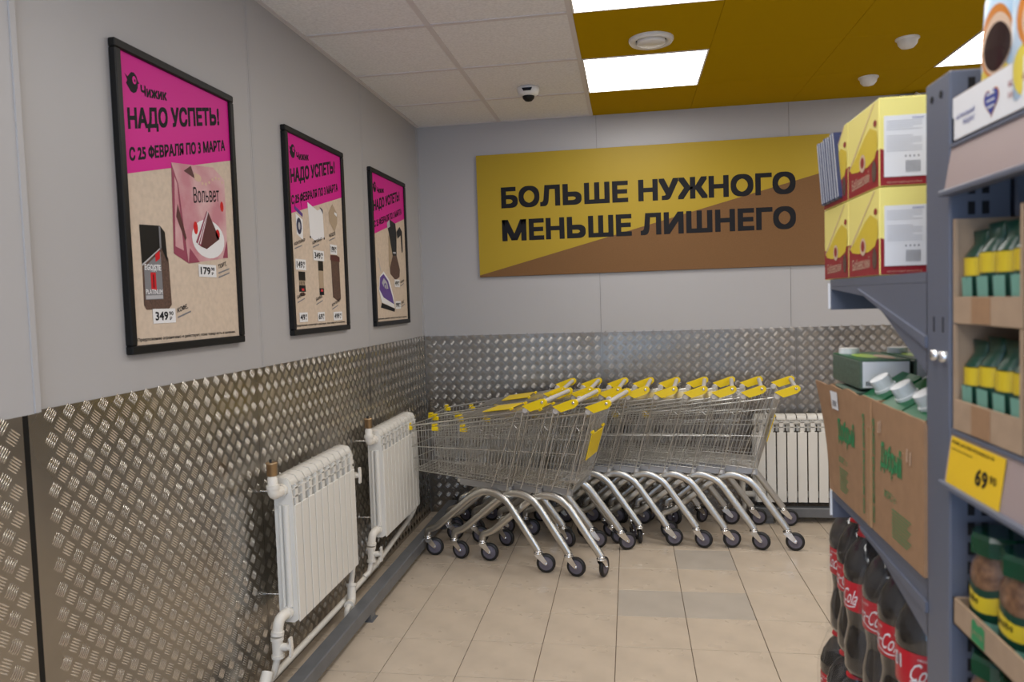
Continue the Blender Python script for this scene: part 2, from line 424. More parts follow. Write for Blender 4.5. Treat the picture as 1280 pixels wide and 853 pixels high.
# tread plate wainscot: every raised bar is real geometry
def ribs(fn, a0, a1, z0, z1, m, pitch=.06):
    vs = []; fs = []
    na = int((a1-a0)/pitch)+1; nz = int((z1-z0)/pitch)+1
    for i in range(na+1):
        for j in range(nz+1):
            for o in (0, 1):
                ca = a0+(i+.5*o)*pitch; cz = z0+(j+.5*o)*pitch
                if ca < a0+.014 or ca > a1-.014 or cz < z0+.014 or cz > z1-.010: continue
                th = math.radians(52 if o else -38)     # the two directions of the five-bar groups
                for k in range(-2, 3):
                    L = .0180 - .0008*abs(k); wd = .0018; off = k*.0066
                    dx, dz = math.cos(th), math.sin(th); nx, nz_ = -dz, dx
                    b = len(vs)
                    for (l, n_, h) in ((-L, 0, 0), (-L*.7, -wd, 0), (-L*.7, wd, 0), (L*.7, -wd, 0), (L*.7, wd, 0), (L, 0, 0), (-L*.5, 0, .0019), (L*.5, 0, .0019)):
                        aa = l*dx+(n_+off)*nx; zz = l*dz+(n_+off)*nz_
                        vs.append(fn(ca+aa, cz+zz, h))
                    for f in ((0, 1, 6), (0, 6, 2), (1, 3, 7, 6), (2, 6, 7, 4), (3, 5, 7), (4, 7, 5)): fs.append(tuple(b+q for q in f))
    return M().add(vs, fs, m, True)
fL = lambda a, z, h: (.004+h, a, z)
fB = lambda a, z, h: (a, -.004-h, z)
def plate(parent, fn, a0, a1, z0, z1, m, rib=True, name='tread_plate_sheet'):
    b = M(); b.prism([(a0, z0), (a1, z0), (a1, z1), (a0, z1)], fn, -.003, 0, m); o = b.build(name, parent)
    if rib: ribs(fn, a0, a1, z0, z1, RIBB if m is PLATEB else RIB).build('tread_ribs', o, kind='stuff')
    return o
plate(wl, fL, -3.315, -2.30, .002, ZM, PLATE); plate(wl, fL, -2.298, -1.10, .002, ZM-.001, PLATE); plate(wl, fL, -1.098, -.004, .002, ZM, PLATE)
plate(wl, lambda a, z, h: (.006+h, a, z), -3.368, -3.317, .002, ZM-.002, PLATE, rib=False, name='smooth_edge_strip')
plate(wl, lambda a, z, h: (.026+h, a, z), -4.5, -3.392, .002, ZM-.004, PLATE)
b = M().box(.0, .020, -3.391, -3.369, .002, ZM-.004, BLACK); b.build('joint_shadow_gap', wl)
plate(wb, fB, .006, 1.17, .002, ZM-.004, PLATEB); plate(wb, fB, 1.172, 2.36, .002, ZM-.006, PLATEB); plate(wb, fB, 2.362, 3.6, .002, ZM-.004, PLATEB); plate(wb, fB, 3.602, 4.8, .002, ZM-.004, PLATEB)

# ---------------------------------------------------------------- guard rails
def guard(label, loc, rz, L, legs):
    t = thing('guard_rail', label, 'rail', loc, rz)
    b = M().box(0, L, -.03, .03, .036, .094, RAIL, c=.004); b.build('rail_tube', t)
    for lx in legs:
        b = M().box(lx-.03, lx+.03, -.025, .025, .004, .037, RAIL); b.box(lx-.035, lx+.035, -.035, .035, 0, .004, RAIL); b.build('foot', t)
guard('long dark grey square guard rail on the floor before the left wall', (.165, -3.3, 0), PI/2, 3.26, [.25, 1.6, 2.95])
guard('dark grey guard rail on the floor before the back wall radiator', (2.08, -.13, 0), 0, 2.2, [.08, 1.2, 2.1])

# shop window in the wall behind the camera: the source of the cool daylight
wd = struct('window_1', (1.7, YB, 1.35))
DAY = mat('daylit_pane', (.5, .6, .7), .3, emit=1.8, emc=(.48, .68, 1, 1))
for k in range(2):
    b = M(); b.box(-1.5+k*1.5+.03, -.03+k*1.5, .02, .03, -.95, .95, DAY); b.build('pane', wd)
for bx in ((-1.55, 1.55, -1.0, -.95), (-1.55, 1.55, .95, 1.0), (-1.55, -1.47, -.95, .95), (1.47, 1.55, -.95, .95), (-.03, .03, -.95, .95)):
    b = M(); b.box(bx[0], bx[1], .0, .06, bx[2], bx[3], STEEL); b.build('window_bar', wd)

# ---------------------------------------------------------------- radiators
def radiator(label, loc, rz, n=10, p=.0605, H=.535):
    t = thing('radiator', label, 'radiator', loc, rz)
    D = .082; zt = H-.105
    b = M()
    b.box(.003, p-.004, -D, -D+.006, .0, zt, RAD, c=.002)                     # front panel
    b.box(p*.5-.012, p*.5+.012, -D+.004, -.008, .01, H-.04, RAD)               # web
    prof = [(-.006, .02), (-.03, .0), (-D+.02, .0), (-D+.004, .01), (-D+.004, zt), (-D+.008, H-.04), (-D+.024, H-.008), (-.03, H), (-.006, H-.012)]
    for x in (.020,):                                                          # side fin following the curved outline
        b.prism(prof, lambda a, z, h: (h, a, z), x, x+.002, RAD)
    b.prism([(-.006, H-.02), (-.006, H), (-.03, H), (-D+.024, H-.006), (-D+.010, H-.03), (-D+.013, H-.034), (-D+.03, H-.014)], lambda a, z, h: (h, a, z), .004, p-.003, RAD, True)
    b.tube([(0, -.042, H-.045), (p, -.042, H-.045)], .021, RAD, 12); b.tube([(0, -.042, .04), (p, -.042, .04)], .021, RAD, 12)
    for z in (zt+.028, zt+.058): b.box(.003, p-.003, -D+.004, -D+.008, z, z+.004, RAD)
    b.box(.004, p-.004, -.040, -.036, zt+.0, H-.03, RAD)
    b.box(p*.5-.001, p*.5+.001, -D+.005, -.02, zt, H-.03, RAD)
    s = b.build('radiator_section', t)
    for i in range(1, n): inst(s, t, (i*p, 0, 0))
    b = M(); b.prism(prof, lambda a, z, h: (h, a, z), -.004, .002, RAD); b.tube([(-.006, -.05, .06), (-.006, -.05, H-.1)], .012, RAD, 8); b.tube([(-.006, -.028, .06), (-.006, -.028, H-.1)], .008, RAD, 8)
    b.tube([(-.012, -.042, H-.045), (0, -.042, H-.045)], .02, RAD, 12); b.tube([(-.012, -.042, .04), (0, -.042, .04)], .02, RAD, 12); b.build('end_cover', t)
    b = M()
    for x in (.03, n*p-.03):
        for z in (.09, H-.06): b.tube([(x, .058, z), (x, -.01, z)], .004, CHROME, 6)
    b.build('bracket', t)
    return t
radiator('white sectional radiator on the left wall nearest the camera', (.06, -2.325, .258), PI/2)
radiator('white sectional radiator on the left wall near the room corner', (.06, -1.335, .255), PI/2)
radiator('white sectional radiator on the back wall behind the shopping carts', (2.095, -.06, .125), 0, n=12)

def pipe_part(t, name, pts, r=.0125, m=PIPE, rr=.03, **k):
    return M().tube(bez(pts, rr), r, m, 10).build(name, t, **k)
def elbow(t, p0, c, p1, r=.019):
    b = M(); pts = bez([p0, c, p1], .03); b.tube(pts, r, PIPE, 12)
    for a, q in ((p0, c), (p1, c)):
        a = Vector(a); d = (a-Vector(q)).normalized(); b.tube([a-d*.008, a+d*.006], r*1.22, PIPE, 12)
    b.build('elbow', t)
def valve(t, z, x, y):
    b = M(); b.tube([(x, y, z-.035), (x, y, z+.035)], .019, PIPE, 12)
    for q in (-.038, .026): b.tube([(x, y, z+q), (x, y, z+q+.012)], .023, PIPE, 12)
    b.tube([(x, y, z), (x+.035, y+.004, z)], .014, PIPE, 10); v = b.build('valve', t)
    b = M(); b.tube([(x+.034, y+.004, z), (x+.046, y+.004, z)], .012, PIPE, 10); b.sweep([(x+.048, y+.004, z-.035), (x+.05, y+.004, z), (x+.048, y+.004, z+.035)], [(-.009, -.004), (.009, -.004), (.009, .004), (-.009, .004)], PIPE, smooth=False, hint=(1, 0, 0)); b.build('valve_handle', v)
def vent(t, x, y, z):
    b = M(); b.lathe([(.0175, 0), (.0175, .03), (.015, .032), (.015, .04)], PIPE, 14, (x, y, z))
    b.build('vent_socket', t)
    b = M(); b.lathe([(.016, .038), (.019, .042), (.019, .078), (.021, .08), (.021, .086), (.006, .088)], BRASS, 16, (x, y, z)); b.lathe([(.005, .086), (.005, .098)], RUB, 8, (x, y-.008, z)); b.build('air_vent', t)
XP = .10
def piping(label, y0, y1, zt, zb, right):
    t = thing('heating_pipe', label, 'pipe', (0, 0, 0))
    elbow(t, (XP, y0-.012, zt), (XP, y0-.075, zt), (XP, y0-.075, zt+.03)); vent(t, XP, y0-.075, zt+.03)
    elbow(t, (XP, y0-.012, zb), (XP-.005, y0-.07, zb), (XP-.01, y0-.075, zb-.05)); valve(t, zb-.1, XP-.012, y0-.075)
    return t
zt1 = .258+.49; zb1 = .258+.04
t = piping('white plastic heating pipes and valves around the nearest radiator', -2.325, -1.72, zt1, zb1, True)
pipe_part(t, 'pipe', [(XP-.012, -2.40, zb1-.13), (XP-.03, -2.40, .10), (XP-.045, -2.41, .075)])
elbow(t, (XP, -1.715, zt1), (XP, -1.685, zt1), (XP, -1.685, zt1-.04))
valve(t, zt1-.10, XP, -1.685)
pipe_part(t, 'pipe', [(XP, -1.685, zt1-.13), (XP, -1.685, .24), (XP-.01, -1.69, .16)])
elbow(t, (XP-.01, -1.69, .15), (XP+.0, -1.72, .085), (XP+.005, -1.76, .085)); pipe_part(t, 'pipe', [(XP+.005, -1.765, .085), (XP+.005, -1.79, .08), (XP+.005, -1.80, .0)], rr=.02)
pipe_part(t, 'pipe', [(.062, -2.46, .085), (.062, -1.72, .085), (.062, -1.30, .095)])
M().tube([(.062, -2.49, .05), (.062, -2.43, .12)], .021, PIPE, 12).build('tee', t)
t = piping('white plastic heating pipes and valve around the radiator near the corner', -1.335, -.73, .255+.49, .295, False)
pipe_part(t, 'pipe', [(XP-.012, -1.41, .165), (XP-.02, -1.43, .11), (.064, -1.46, .10)])
pipe_part(t, 'pipe', [(.064, -1.298, .095), (.066, -.9, .14), (.07, -.70, .165), (.085, -.665, .20), (.10, -.665, .25), (.10, -.69, .29), (.10, -.72, .295)], rr=.03)
elbow(t, (XP, -.725, .745), (XP, -.70, .745), (XP, -.70, .715)); pipe_part(t, 'pipe', [(XP, -.70, .71), (XP, -.70, .40), (XP-.05, -.69, .12)])
t = thing('heating_pipe', 'white heating pipe elbow low on the back wall behind the carts', 'pipe', (0, 0, 0))
elbow(t, (2.09, -.10, .165), (2.03, -.10, .165), (2.03, -.10, .13)); M().lathe([(.018, 0), (.018, .03), (.02, .034), (.02, .05), (.004, .052)], PIPE, 12, (2.02, -.10, .21), ).build('air_vent', t)
M().tube([(2.02, -.10, .165), (2.02, -.10, .215)], .016, PIPE, 10).build('pipe', t)
pipe_part(t, 'pipe', [(2.03, -.10, .13), (2.03, -.10, .07), (2.03, -.05, .05), (2.03, -.0, .05)])

# ---------------------------------------------------------------- shopping carts
def lerp(a, b, t): return a+(b-a)*t
X_RT, Z_RT, X_NT, Z_NT = .07, .838, .80, .728        # side rail, rear top / nose top
X_RB, Z_RB, X_NB, Z_NB = .19, .430, .795, .478       # rear bottom / nose bottom
def side_pt(t, h, s):     # t 0 rear .. 1 nose, h 0 bottom .. 1 top
    xb, zb = lerp(X_RB, X_NB, t), lerp(Z_RB, Z_NB, t); xt, zt = lerp(X_RT, X_NT, t), lerp(Z_RT, Z_NT, t)
    yb, yt = lerp(.172, .125, t), lerp(.218, .165, t)
    return Vector((lerp(xb, xt, h), s*lerp(yb, yt, h), lerp(zb, zt, h)))
def make_basket():
    b = M()
    th, md, tk = .0013, .0022, .0036
    for s in (-1, 1):
        n = 34
        for i in range(n+1):
            t = (i+.0)/n; b.tube([side_pt(t, 0, s), side_pt(t, 1, s)], th, WIRE, 4, caps=False)
        b.tube([side_pt(0, 1, s), side_pt(1, 1, s)], tk+.001, WIRE, 8)
        b.tube([side_pt(0, .84, s), side_pt(1, .88, s)], md, WIRE, 6, caps=False)
        b.tube([side_pt(0, .70, s), side_pt(1, .74, s)], th, WIRE, 4, caps=False)
        b.tube([side_pt(.02, .46, s), side_pt(1, .54, s)], md+.0004, WIRE, 6, caps=False)
        b.tube([side_pt(0, .22, s), side_pt(1, .26, s)], th, WIRE, 4, caps=False)
        b.tube([side_pt(0, .10, s), side_pt(1, .10, s)], th, WIRE, 4, caps=False)
        b.tube([side_pt(0, 0, s), side_pt(1, 0, s)], tk-.001, WIRE, 6)
        for e in (0, 1): b.tube([side_pt(e, 0, s), side_pt(e, 1, s)], md, WIRE, 6)
    for i in range(12):
        u = i/11*2-1
        b.tube([side_pt(1, 0, 1)*Vector((1, u, 1)) if 0 else Vector((X_NB, .125*u, Z_NB)), Vector((X_NT, .165*u, Z_NT))], th, WIRE, 4, caps=False)
    for h in (0, .25, .54, .88, 1):
        b.tube([side_pt(1, h, -1), side_pt(1, h, 1)], md if h < 1 else tk, WIRE, 6)
    for i in range(13):
        u = i/12*2-1; b.tube([(X_RB, .172*u, Z_RB), (X_NB, .125*u, Z_NB)], th, WIRE, 4, caps=False)
    for i in range(22):
        t = i/21; b.tube([side_pt(t, 0, -1), side_pt(t, 0, 1)], th if i % 4 else md, WIRE, 4, caps=False)
    b.tube([side_pt(0, 1, -1), side_pt(0, 1, 1)], tk, WIRE, 8)
    return b
def gate(up):
    b = M(); y0, y1 = .205, .160
    A = Vector((X_RT, 0, Z_RT))
    B = Vector((X_RB-.005, 0, Z_RB+.01)) if not up else Vector((.50, 0, .783))
    for i in range(14):
        u = i/13*2-1; b.tube([(A.x, y0*u, A.z), (B.x, y1*u, B.z)], .0013, WIRE, 4, caps=False)
    for k in range(7):
        t = k/6; P = A.lerp(B, t); y = lerp(y0, y1, t); b.tube([(P.x, -y, P.z), (P.x, y, P.z)], .002 if k in (0, 6) else .0014, WIRE, 5, caps=False)
    g_ = b
    f = M(); P = A.lerp(B, .34 if up else .32); Q = A.lerp(B, .70 if up else .66); d = (B-A).normalized(); n = Vector((d.z, 0, -d.x))*(.009)
    if up: n = Vector((0, 0, .009))
    ya, yb = .125, .115
    vs = [P+n+Vector((0, -ya, 0)), P+n+Vector((0, ya, 0)), Q+n+Vector((0, yb, 0)), Q+n+Vector((0, -yb, 0))]
    n2 = n.normalized()*.004
    vs += [v+n2 for v in vs]
    f.add(vs, [(0, 3, 2, 1), (4, 5, 6, 7), (0, 1, 5, 4), (1, 2, 6, 5), (2, 3, 7, 6), (3, 0, 4, 7)], YEL)
    for y in (-ya, ya): f.tube([P+n-d*.012+Vector((0, y*.9-.012, 0)), P+n-d*.012+Vector((0, y*.9+.012, 0))], .008, YEL, 8)
    return g_, f
def make_frame(s):
    b = M()
    yy = lambda x: s*(.222-.088*(x-.04)/.68)
    pts = [(.04, .112), (.055, .135), (.225, .372), (.33, .402), (.42, .368), (.66, .165), (.715, .145), (.72, .115)]
    path = bez([(x, yy(x), z) for x, z in pts], .055, 4)
    hw, hh = .0125, .0185
    sec = [(-hw, -hh*.55), (-hw*.55, -hh), (hw*.55, -hh), (hw, -hh*.55), (hw, hh*.55), (hw*.55, hh), (-hw*.55, hh), (-hw, hh*.55)]
    b.sweep(path, sec, TUBE, hint=(0, 0, 1)); return b
def make_caster():
    b = M()
    b.lathe([(.012, .122), (.012, .112), (.02, .111), (.02, .104), (.017, .1035), (.023, .103), (.023, .096), (.012, .094)], CHROME, 14, (0, 0, 0))
    for s in (-1, 1):
        poly = [(-.022, .098), (.018, .098), (.012, .085), (-.030, .048), (-.046, .044), (-.050, .056)]
        b.prism(poly, lambda a, z, h: (a, h, z), s*.0155-.0012, s*.0155+.0012, CHROME)
    b.box(-.022, .018, -.0165, .0165, .094, .098, CHROME)
    b.tube([(-.04, -.021, .05), (-.04, .021, .05)], .0055, CHROME, 8)
    return b
def make_wheel():
    b = M()
    b.lathe([(.036, -.010), (.046, -.0105), (.0495, -.006), (.0495, .006), (.046, .0105), (.036, .010)], RUB, 24, (-.04, 0, .05), 'y', caps=False)
    b.lathe([(.0, -.0075), (.01, -.011), (.012, -.0085), (.036, -.009)], HUB, 20, (-.04, 0, .05), 'y', caps=False)
    b.lathe([(.036, .009), (.012, .0085), (.01, .011), (.0, .0075)], HUB, 20, (-.04, 0, .05), 'y', caps=False)
    return b
def make_cart(up):
    t = thing('shopping_cart', '', 'shopping cart')
    make_basket().build('basket', t)
    g_, f = gate(up); go = g_.build('rear_gate', t); f.build('child_seat_flap', go, label='yellow plastic child seat flap')
    for s in (-1, 1):
        make_frame(s).build('frame_tube', t)
        b = M()
        for (x0, z0, x1, z1) in ((.132, .842, .30, .425), (.095, .842, .222, .392)):
            b.tube([(x0, s*.222, z0), (x1, s*.192, z1)], .0026, WIRE, 6)
        b.tube(bez([(.10, s*.226, .845), (.115, s*.228, .76), (.13, s*.222, .735), (.15, s*.218, .76)], .02, 3), .0024, WIRE, 6)
        b.build('brace_rod', t)
        b = M(); b.prism([(.097, .866), (.0, .902), (-.022, .904), (-.034, .893), (-.034, .878), (-.018, .862), (.052, .838)], lambda a, z, h: (a, h, z), s*.236-.009, s*.236+.009, YEL)
        hb = b.build('handle_end', t, label='yellow plastic handle end')
        M().lathe([(.008, 0), (.008, .002), (.0035, .004)], CHROME, 10, (-.012, s*.2455, .886), 'y').build('bolt', hb) if s > 0 else M().lathe([(.0035, -.004), (.008, -.002), (.008, 0)], CHROME, 10, (-.012, s*.2455, .886), 'y').build('bolt', hb)
        b = M(); b.lathe([(.013, -.014), (.017, -.008), (.017, .008), (.013, .014)], GRIP, 12, (.085, s*.222, .842), 'y'); b.build('handle_socket', t)
        b = M(); b.box(.775, .815, s*.165-.009, s*.165+.009, .708, .732, YEL, c=.003); b.box(.79, .812, s*.165-.022, s*.165+.012, .735, .745, YEL, c=.002); b.build('bumper', t, label='yellow plastic corner bumper')
        b = M()
        b.prism([(.19, .398), (.50, .415), (.52, .452), (.19, .428)], lambda a, z, h: (a, h-(a-.19)*s*.09, z), s*.178-.001, s*.178+.001, TRAY)
        b.build('side_plate', t)
    b = M().tube([(-.012, -.23, .886), (-.012, .23, .886)], .0115, GRIP, 12); b.build('handle_bar', t)
    b = M(); b.box(.30, .325, -.175, .175, .388, .402, TUBE); b.box(.20, .215, -.19, .19, .405, .425, TUBE); b.box(.50, .515, -.155, .155, .43, .446, TUBE)
    for y in (-.1, 0, .1): b.tube([(.2, y, .42), (.52, y*.85, .446)], .003, WIRE, 6)
    b.build('crossbar', t)
    cs = []
    for (x, y, a) in ((.04, .222, 0), (.04, -.222, 0), (.72, .134, 0), (.72, -.134, 0)):
        if not cs: c = make_caster().build('caster', t); w_ = make_wheel().build('wheel', c)
        else:
            c = inst(cs[0], t); w2 = w_.copy(); COL.objects.link(w2); w2.parent = c
        c.location = (x, y, 0); cs.append(c)
    return t
def cast_dirs(t, angs):
    k = 0
    for ch in sorted([o for o in bpy.data.objects if o.parent == t and o.name.startswith('caster')], key=lambda o: (o.location.x > .3, -o.location.y)):
        ch.rotation_euler = (0, 0, math.radians(angs[k])); k += 1
proto_up = make_cart(True); proto_dn = make_cart(False)
# name, x, y (rear centre), heading angle, gate down, caster angles (rear near, rear far, front near, front far)
carts = []
for k, lab in enumerate(['cart farthest in the front row, its nose beside the corner radiator', 'middle cart of the short front row of three',
                         'cart closest to the camera, gate down with yellow flap']):
    d = .163*k
    carts.append((.945+d*.98+(.005 if k == 2 else 0), -.862-d*.21, 11.7, k == 2, ((8, -25, 12, 30), (-5, 15, -4, 10), (83, 30, 5, -12))[k], 'silver wire shopping '+lab, 'front row of three nested shopping carts'))
rear_x = [.965, 1.125, 1.285, 1.44, 1.595, 1.758, 1.912, 2.068, 2.245]
ords = ['innermost', 'second', 'third', 'fourth', 'fifth', 'sixth', 'seventh', 'eighth']
for k, x in enumerate(rear_x):
    f = k/8
    lab = ('outermost shopping cart of the back row, beside the back wall radiator' if k == 8 else
           'silver wire shopping cart, %s from the left in the long back row' % ords[k])
    random.seed(50+k)
    a = [random.uniform(-18, 18), random.uniform(-60, 60), random.uniform(-50, 50), random.uniform(-40, 40)]
    if k == 3: a[0] = 88
    if k == 8: a[0] = -4; a[1] = 10
    carts.append((x, lerp(-.362, -.432, f), lerp(3, 8.0, f), k == 8, a, lab, 'long back row of nested shopping carts'))
used = {True: False, False: False}
allc = []
for (x, y, a, dn, ca, lab, grp) in carts:
    src = proto_dn if dn else proto_up
    allc.append(src if not used[dn] else copy_tree(src)); used[dn] = True
for t, (x, y, a, dn, ca, lab, grp) in zip(allc, carts):
    t.location = (x, y, 0); t.rotation_euler = (0, 0, PI-math.radians(a)); t['label'] = lab; t['group'] = grp
    cast_dirs(t, ca)

# ---------------------------------------------------------------- posters on the left wall
SK = .243
def poster(label, y0, z0, w_, h_):
    t = thing('poster', label, 'poster', (0, y0, z0))
    b = M(); f = .024; d = .022
    b.box(.0, d, 0, w_, 0, f, BLACK, c=.003); b.box(0, d, 0, w_, h_-f, h_, BLACK, c=.003); b.box(0, d, 0, f, f, h_-f, BLACK, c=.003); b.box(0, d, w_-f, w_, f, h_-f, BLACK, c=.003)
    b.build('frame', t)
    M().box(.002, .012, f-.002, w_-f+.002, f-.002, h_-f+.002, PAPER).build('sheet', t)
    fn = lambda lv: (lambda u, v: (.0122+.0003*lv, u, v))
    return t, fn
def P(b, fn, pts, m): b.add([fn(u, v) for u, v in pts], [tuple(range(len(pts)))], m)
def ell(cx, cy, rx, ry, n=24, a0=0, a1=2*PI): return [(cx+rx*math.cos(a0+(a1-a0)*i/n), cy+ry*math.sin(a0+(a1-a0)*i/n)) for i in range(n if a1-a0 > 6.2 else n+1)]
def header(t, fn, w_, h_):
    e = .024; zb0 = .492
    b = M(); P(b, fn(1), [(e, zb0), (w_-e, zb0+(w_-2*e)*.24), (w_-e, h_-e), (e, h_-e)], MAG); b.build('magenta_band', t)
    b = M()
    # bird emblem: body, tail, belly-eye, beak
    P(b, fn(2), [(.046, .768), (.056, .752), (.05, .742), (.06, .732), (.068, .724), (.08, .722), (.092, .728), (.1, .742), (.101, .752), (.108, .756), (.101, .762), (.097, .773), (.086, .780), (.074, .778), (.064, .768), (.058, .762)], INK)
    P(b, fn(3), ell(.086, .759, .0085, .011), MAG); P(b, fn(4), ell(.088, .758, .003, .004), INK)
    b.text('Чижик', fn(2), .112, .722, .122, .032, INK, .055, SK*.6)
    b.text('НАДО УСПЕТЬ!', fn(2), .048, .606, .475, .070, INK, .060, SK)
    b.text('С 25 ФЕВРАЛЯ ПО 3 МАРТА', fn(2), .046, .530, .505, .038, INK, .055, SK)
    b.text('Предложение ограничено и действует, пока товар есть в наличии.', fn(2), .036, .032, w_-.085, .0125, INK, .02)
    b.build('lettering', t)
def price(t, fn, u, v, w_, h_, main, sub='90'):
    b = M(); P(b, fn(5), [(u, v), (u+w_, v), (u+w_, v+h_), (u, v+h_)], WHITE)
    b.text(main, fn(6), u+w_*.10, v+h_*.2, w_*.56, h_*.6, INK, .04); b.text(sub, fn(6), u+w_*.70, v+h_*.52, w_*.2, h_*.28, INK, .03); b.text('Р', fn(6), u+w_*.73, v+h_*.18, w_*.1, h_*.24, INK, .03)
    b.build('price_tag', t)
def caption(t, fn, u, v, s, n=2, sc=1):
    b = M(); b.text(s, fn(3), u, v, None, .017*sc, INK, .02, .25)
    for k in range(n):
        a = v-.014*(k+1)*sc; P(b, fn(3), [(u, a), (u+.07*sc, a+.0175*sc), (u+.07*sc, a+.022*sc), (u, a+.005*sc)], GREYP)
    b.build('caption', t)
t, fn = poster('largest-looking framed sale poster showing a coffee jar and a cake box', -3.000, 1.290, .607, .849)
header(t, fn, .607, .849)
# cake box picture
b = M()
P(b, fn(2), [(.238, .560), (.268, .500), (.300, .262), (.226, .288)], ROSE)
P(b, fn(2), [(.238, .560), (.47, .583), (.535, .552), (.268, .500)], PINK)
P(b, fn(3), [(.268, .500), (.535, .552), (.532, .290), (.300, .262)], PINK)
P(b, fn(3), [(.30, .545), (.34, .567), (.36, .530)], CAKE); P(b, fn(3), [(.25, .52), (.262, .50), (.278, .3), (.236, .31)], PINK)
P(b, fn(4), ell(.42, .345, .095, .062), WHITE); P(b, fn(4), ell(.375, .535, .02, .012), CREAM)
P(b, fn(5), [(.345, .33), (.415, .435), (.425, .432), (.372, .318)], ROSE); P(b, fn(5), [(.372, .318), (.425, .432), (.485, .35), (.405, .312)], CAKE)
for q in (0, .012): P(b, fn(6), [(.354+q, .326), (.419+q*.3, .434), (.421+q*.3, .434), (.358+q, .325)], WHITE)
P(b, fn(5), ell(.348, .375, .012, .02), CAPR); P(b, fn(5), ell(.475, .365, .013, .016), CAPR); P(b, fn(5), ell(.51, .46, .01, .017), CAPR)
P(b, fn(5), [(.30, .262), (.36, .268), (.31, .31)], ROSE); P(b, fn(5), [(.50, .288), (.532, .29), (.532, .35)], ROSE)
P(b, fn(4), [(.247, .40), (.258, .44), (.296, .34), (.288, .33)], CAKE)
b.text('Вольвет', fn(6), .345, .452, .15, .050, INK, -.004, .15)
for q in range(9): P(b, fn(5), ell(.36+q*.02, .545-.02*math.sin(q*.7)-q*.002, .006, .005, 8), CREAM)
b.build('cake_box_picture', t)
# coffee jar picture
b = M()
P(b, fn(2), [(.072, .135), (.082, .122), (.185, .122), (.202, .135), (.198, .27), (.165, .315), (.075, .255)], BROWNP)
P(b, fn(3), [(.071, .360), (.165, .365), (.187, .348), (.193, .258), (.165, .302), (.073, .248)], BLACK)
P(b, fn(4), [(.158, .363), (.166, .365), (.166, .30), (.158, .294)], GREYP)
P(b, fn(4), [(.080, .150), (.162, .152), (.160, .290), (.080, .240)], GREYP)
P(b, fn(4), [(.073, .250), (.163, .303), (.163, .299), (.073, .244)], BLUEG)
P(b, fn(5), [(.134, .258), (.156, .270), (.156, .293), (.134, .281)], CAPR); P(b, fn(5), [(.108, .178), (.132, .178), (.132, .228), (.108, .228)], CAPR)
P(b, fn(6), [(.118, .184), (.122, .184), (.122, .222), (.118, .222)], INK)
for a in ((.141, .235, .152, .252),): P(b, fn(5), [(a[0], a[1]), (a[2], a[1]), (a[2], a[3]), (a[0], a[3])], BLUEG)
P(b, fn(5), [(.082, .152), (.160, .154), (.160, .164), (.082, .162)], BLUEG)
b.text('EGOISTE', fn(5), .083, .234, .074, .017, WHITE, .03); b.text('CAFE', fn(5), .108, .2305, .03, .006, WHITE, .0); b.text('PLATINUM', fn(5), .083, .166, .076, .014, WHITE, .02)
b.build('coffee_jar_picture', t)
price(t, fn, .108, .082, .108, .042, '349'); price(t, fn, .352, .222, .102, .040, '179')
caption(t, fn, .228, .108, 'КОФЕ,', 1); caption(t, fn, .468, .248, 'ТОРТ,', 2)

t, fn = poster('framed sale poster in the middle, showing six small household goods', -1.999, 1.291, .617, .843)
header(t, fn, .617, .843)
b = M()
P(b, fn(2), [(.082, .415), (.14, .395), (.145, .48), (.078, .50)], WHITE); P(b, fn(3), [(.07, .515), (.145, .49), (.148, .505), (.072, .53)], PURP); P(b, fn(4), ell(.107, .45, .024, .034), NAVY); P(b, fn(5), ell(.107, .45, .01, .016), BLUEG)
for k in range(8):
    a = PI*k/8; a2 = PI*(k+1)/8; P(b, fn(3), [(.108+.032*math.cos(a), .52+.05*math.sin(a)), (.108+.035*math.cos(a), .52+.053*math.sin(a)), (.108+.035*math.cos(a2), .52+.053*math.sin(a2)), (.108+.032*math.cos(a2), .52+.05*math.sin(a2))], INK)
b.build('bucket_picture', t)
b = M(); P(b, fn(2), [(.20, .56), (.215, .415), (.26, .40), (.365, .42), (.358, .55), (.30, .535)], WHITE); P(b, fn(3), [(.325, .555), (.36, .545), (.363, .525), (.345, .54)], NAVY)
for c in ((.215, .413), (.262, .398), (.363, .418)): P(b, fn(3), ell(*c, .006, .006, 8), INK)
b.build('basket_picture', t)
b = M(); P(b, fn(2), [(.425, .54), (.475, .585), (.53, .545), (.525, .50), (.487, .455), (.43, .50)], TAN); P(b, fn(3), [(.495, .55), (.525, .545), (.522, .53), (.493, .54)], WHITE); b.build('organiser_picture', t)
b = M(); P(b, fn(2), [(.08, .178), (.145, .178), (.142, .205), (.082, .205)], INK); P(b, fn(2), [(.082, .205), (.142, .205), (.142, .225), (.082, .225)], TAN); P(b, fn(2), [(.082, .225), (.145, .225), (.145, .262), (.080, .262)], BLACK)
P(b, fn(3), [(.104, .182), (.128, .182), (.128, .192), (.104, .192)], CAPR)
for k in range(5): P(b, fn(3), [(.085+k*.011, .207), (.089+k*.011, .207), (.094+k*.011, .223), (.090+k*.011, .223)], INK)
P(b, fn(2), ell(.112, .168, .028, .008), BROWNP)
b.build('jar_picture', t)
b = M(); P(b, fn(2), [(.286, .165), (.335, .165), (.335, .195), (.286, .195)], INK); P(b, fn(2), [(.286, .195), (.335, .195), (.337, .272), (.284, .272)], TAN); P(b, fn(2), [(.284, .272), (.337, .272), (.337, .315), (.284, .315)], BLACK); P(b, fn(3), [(.30, .180), (.325, .180), (.325, .190), (.30, .190)], CAPR); b.build('tube_jar_picture', t)
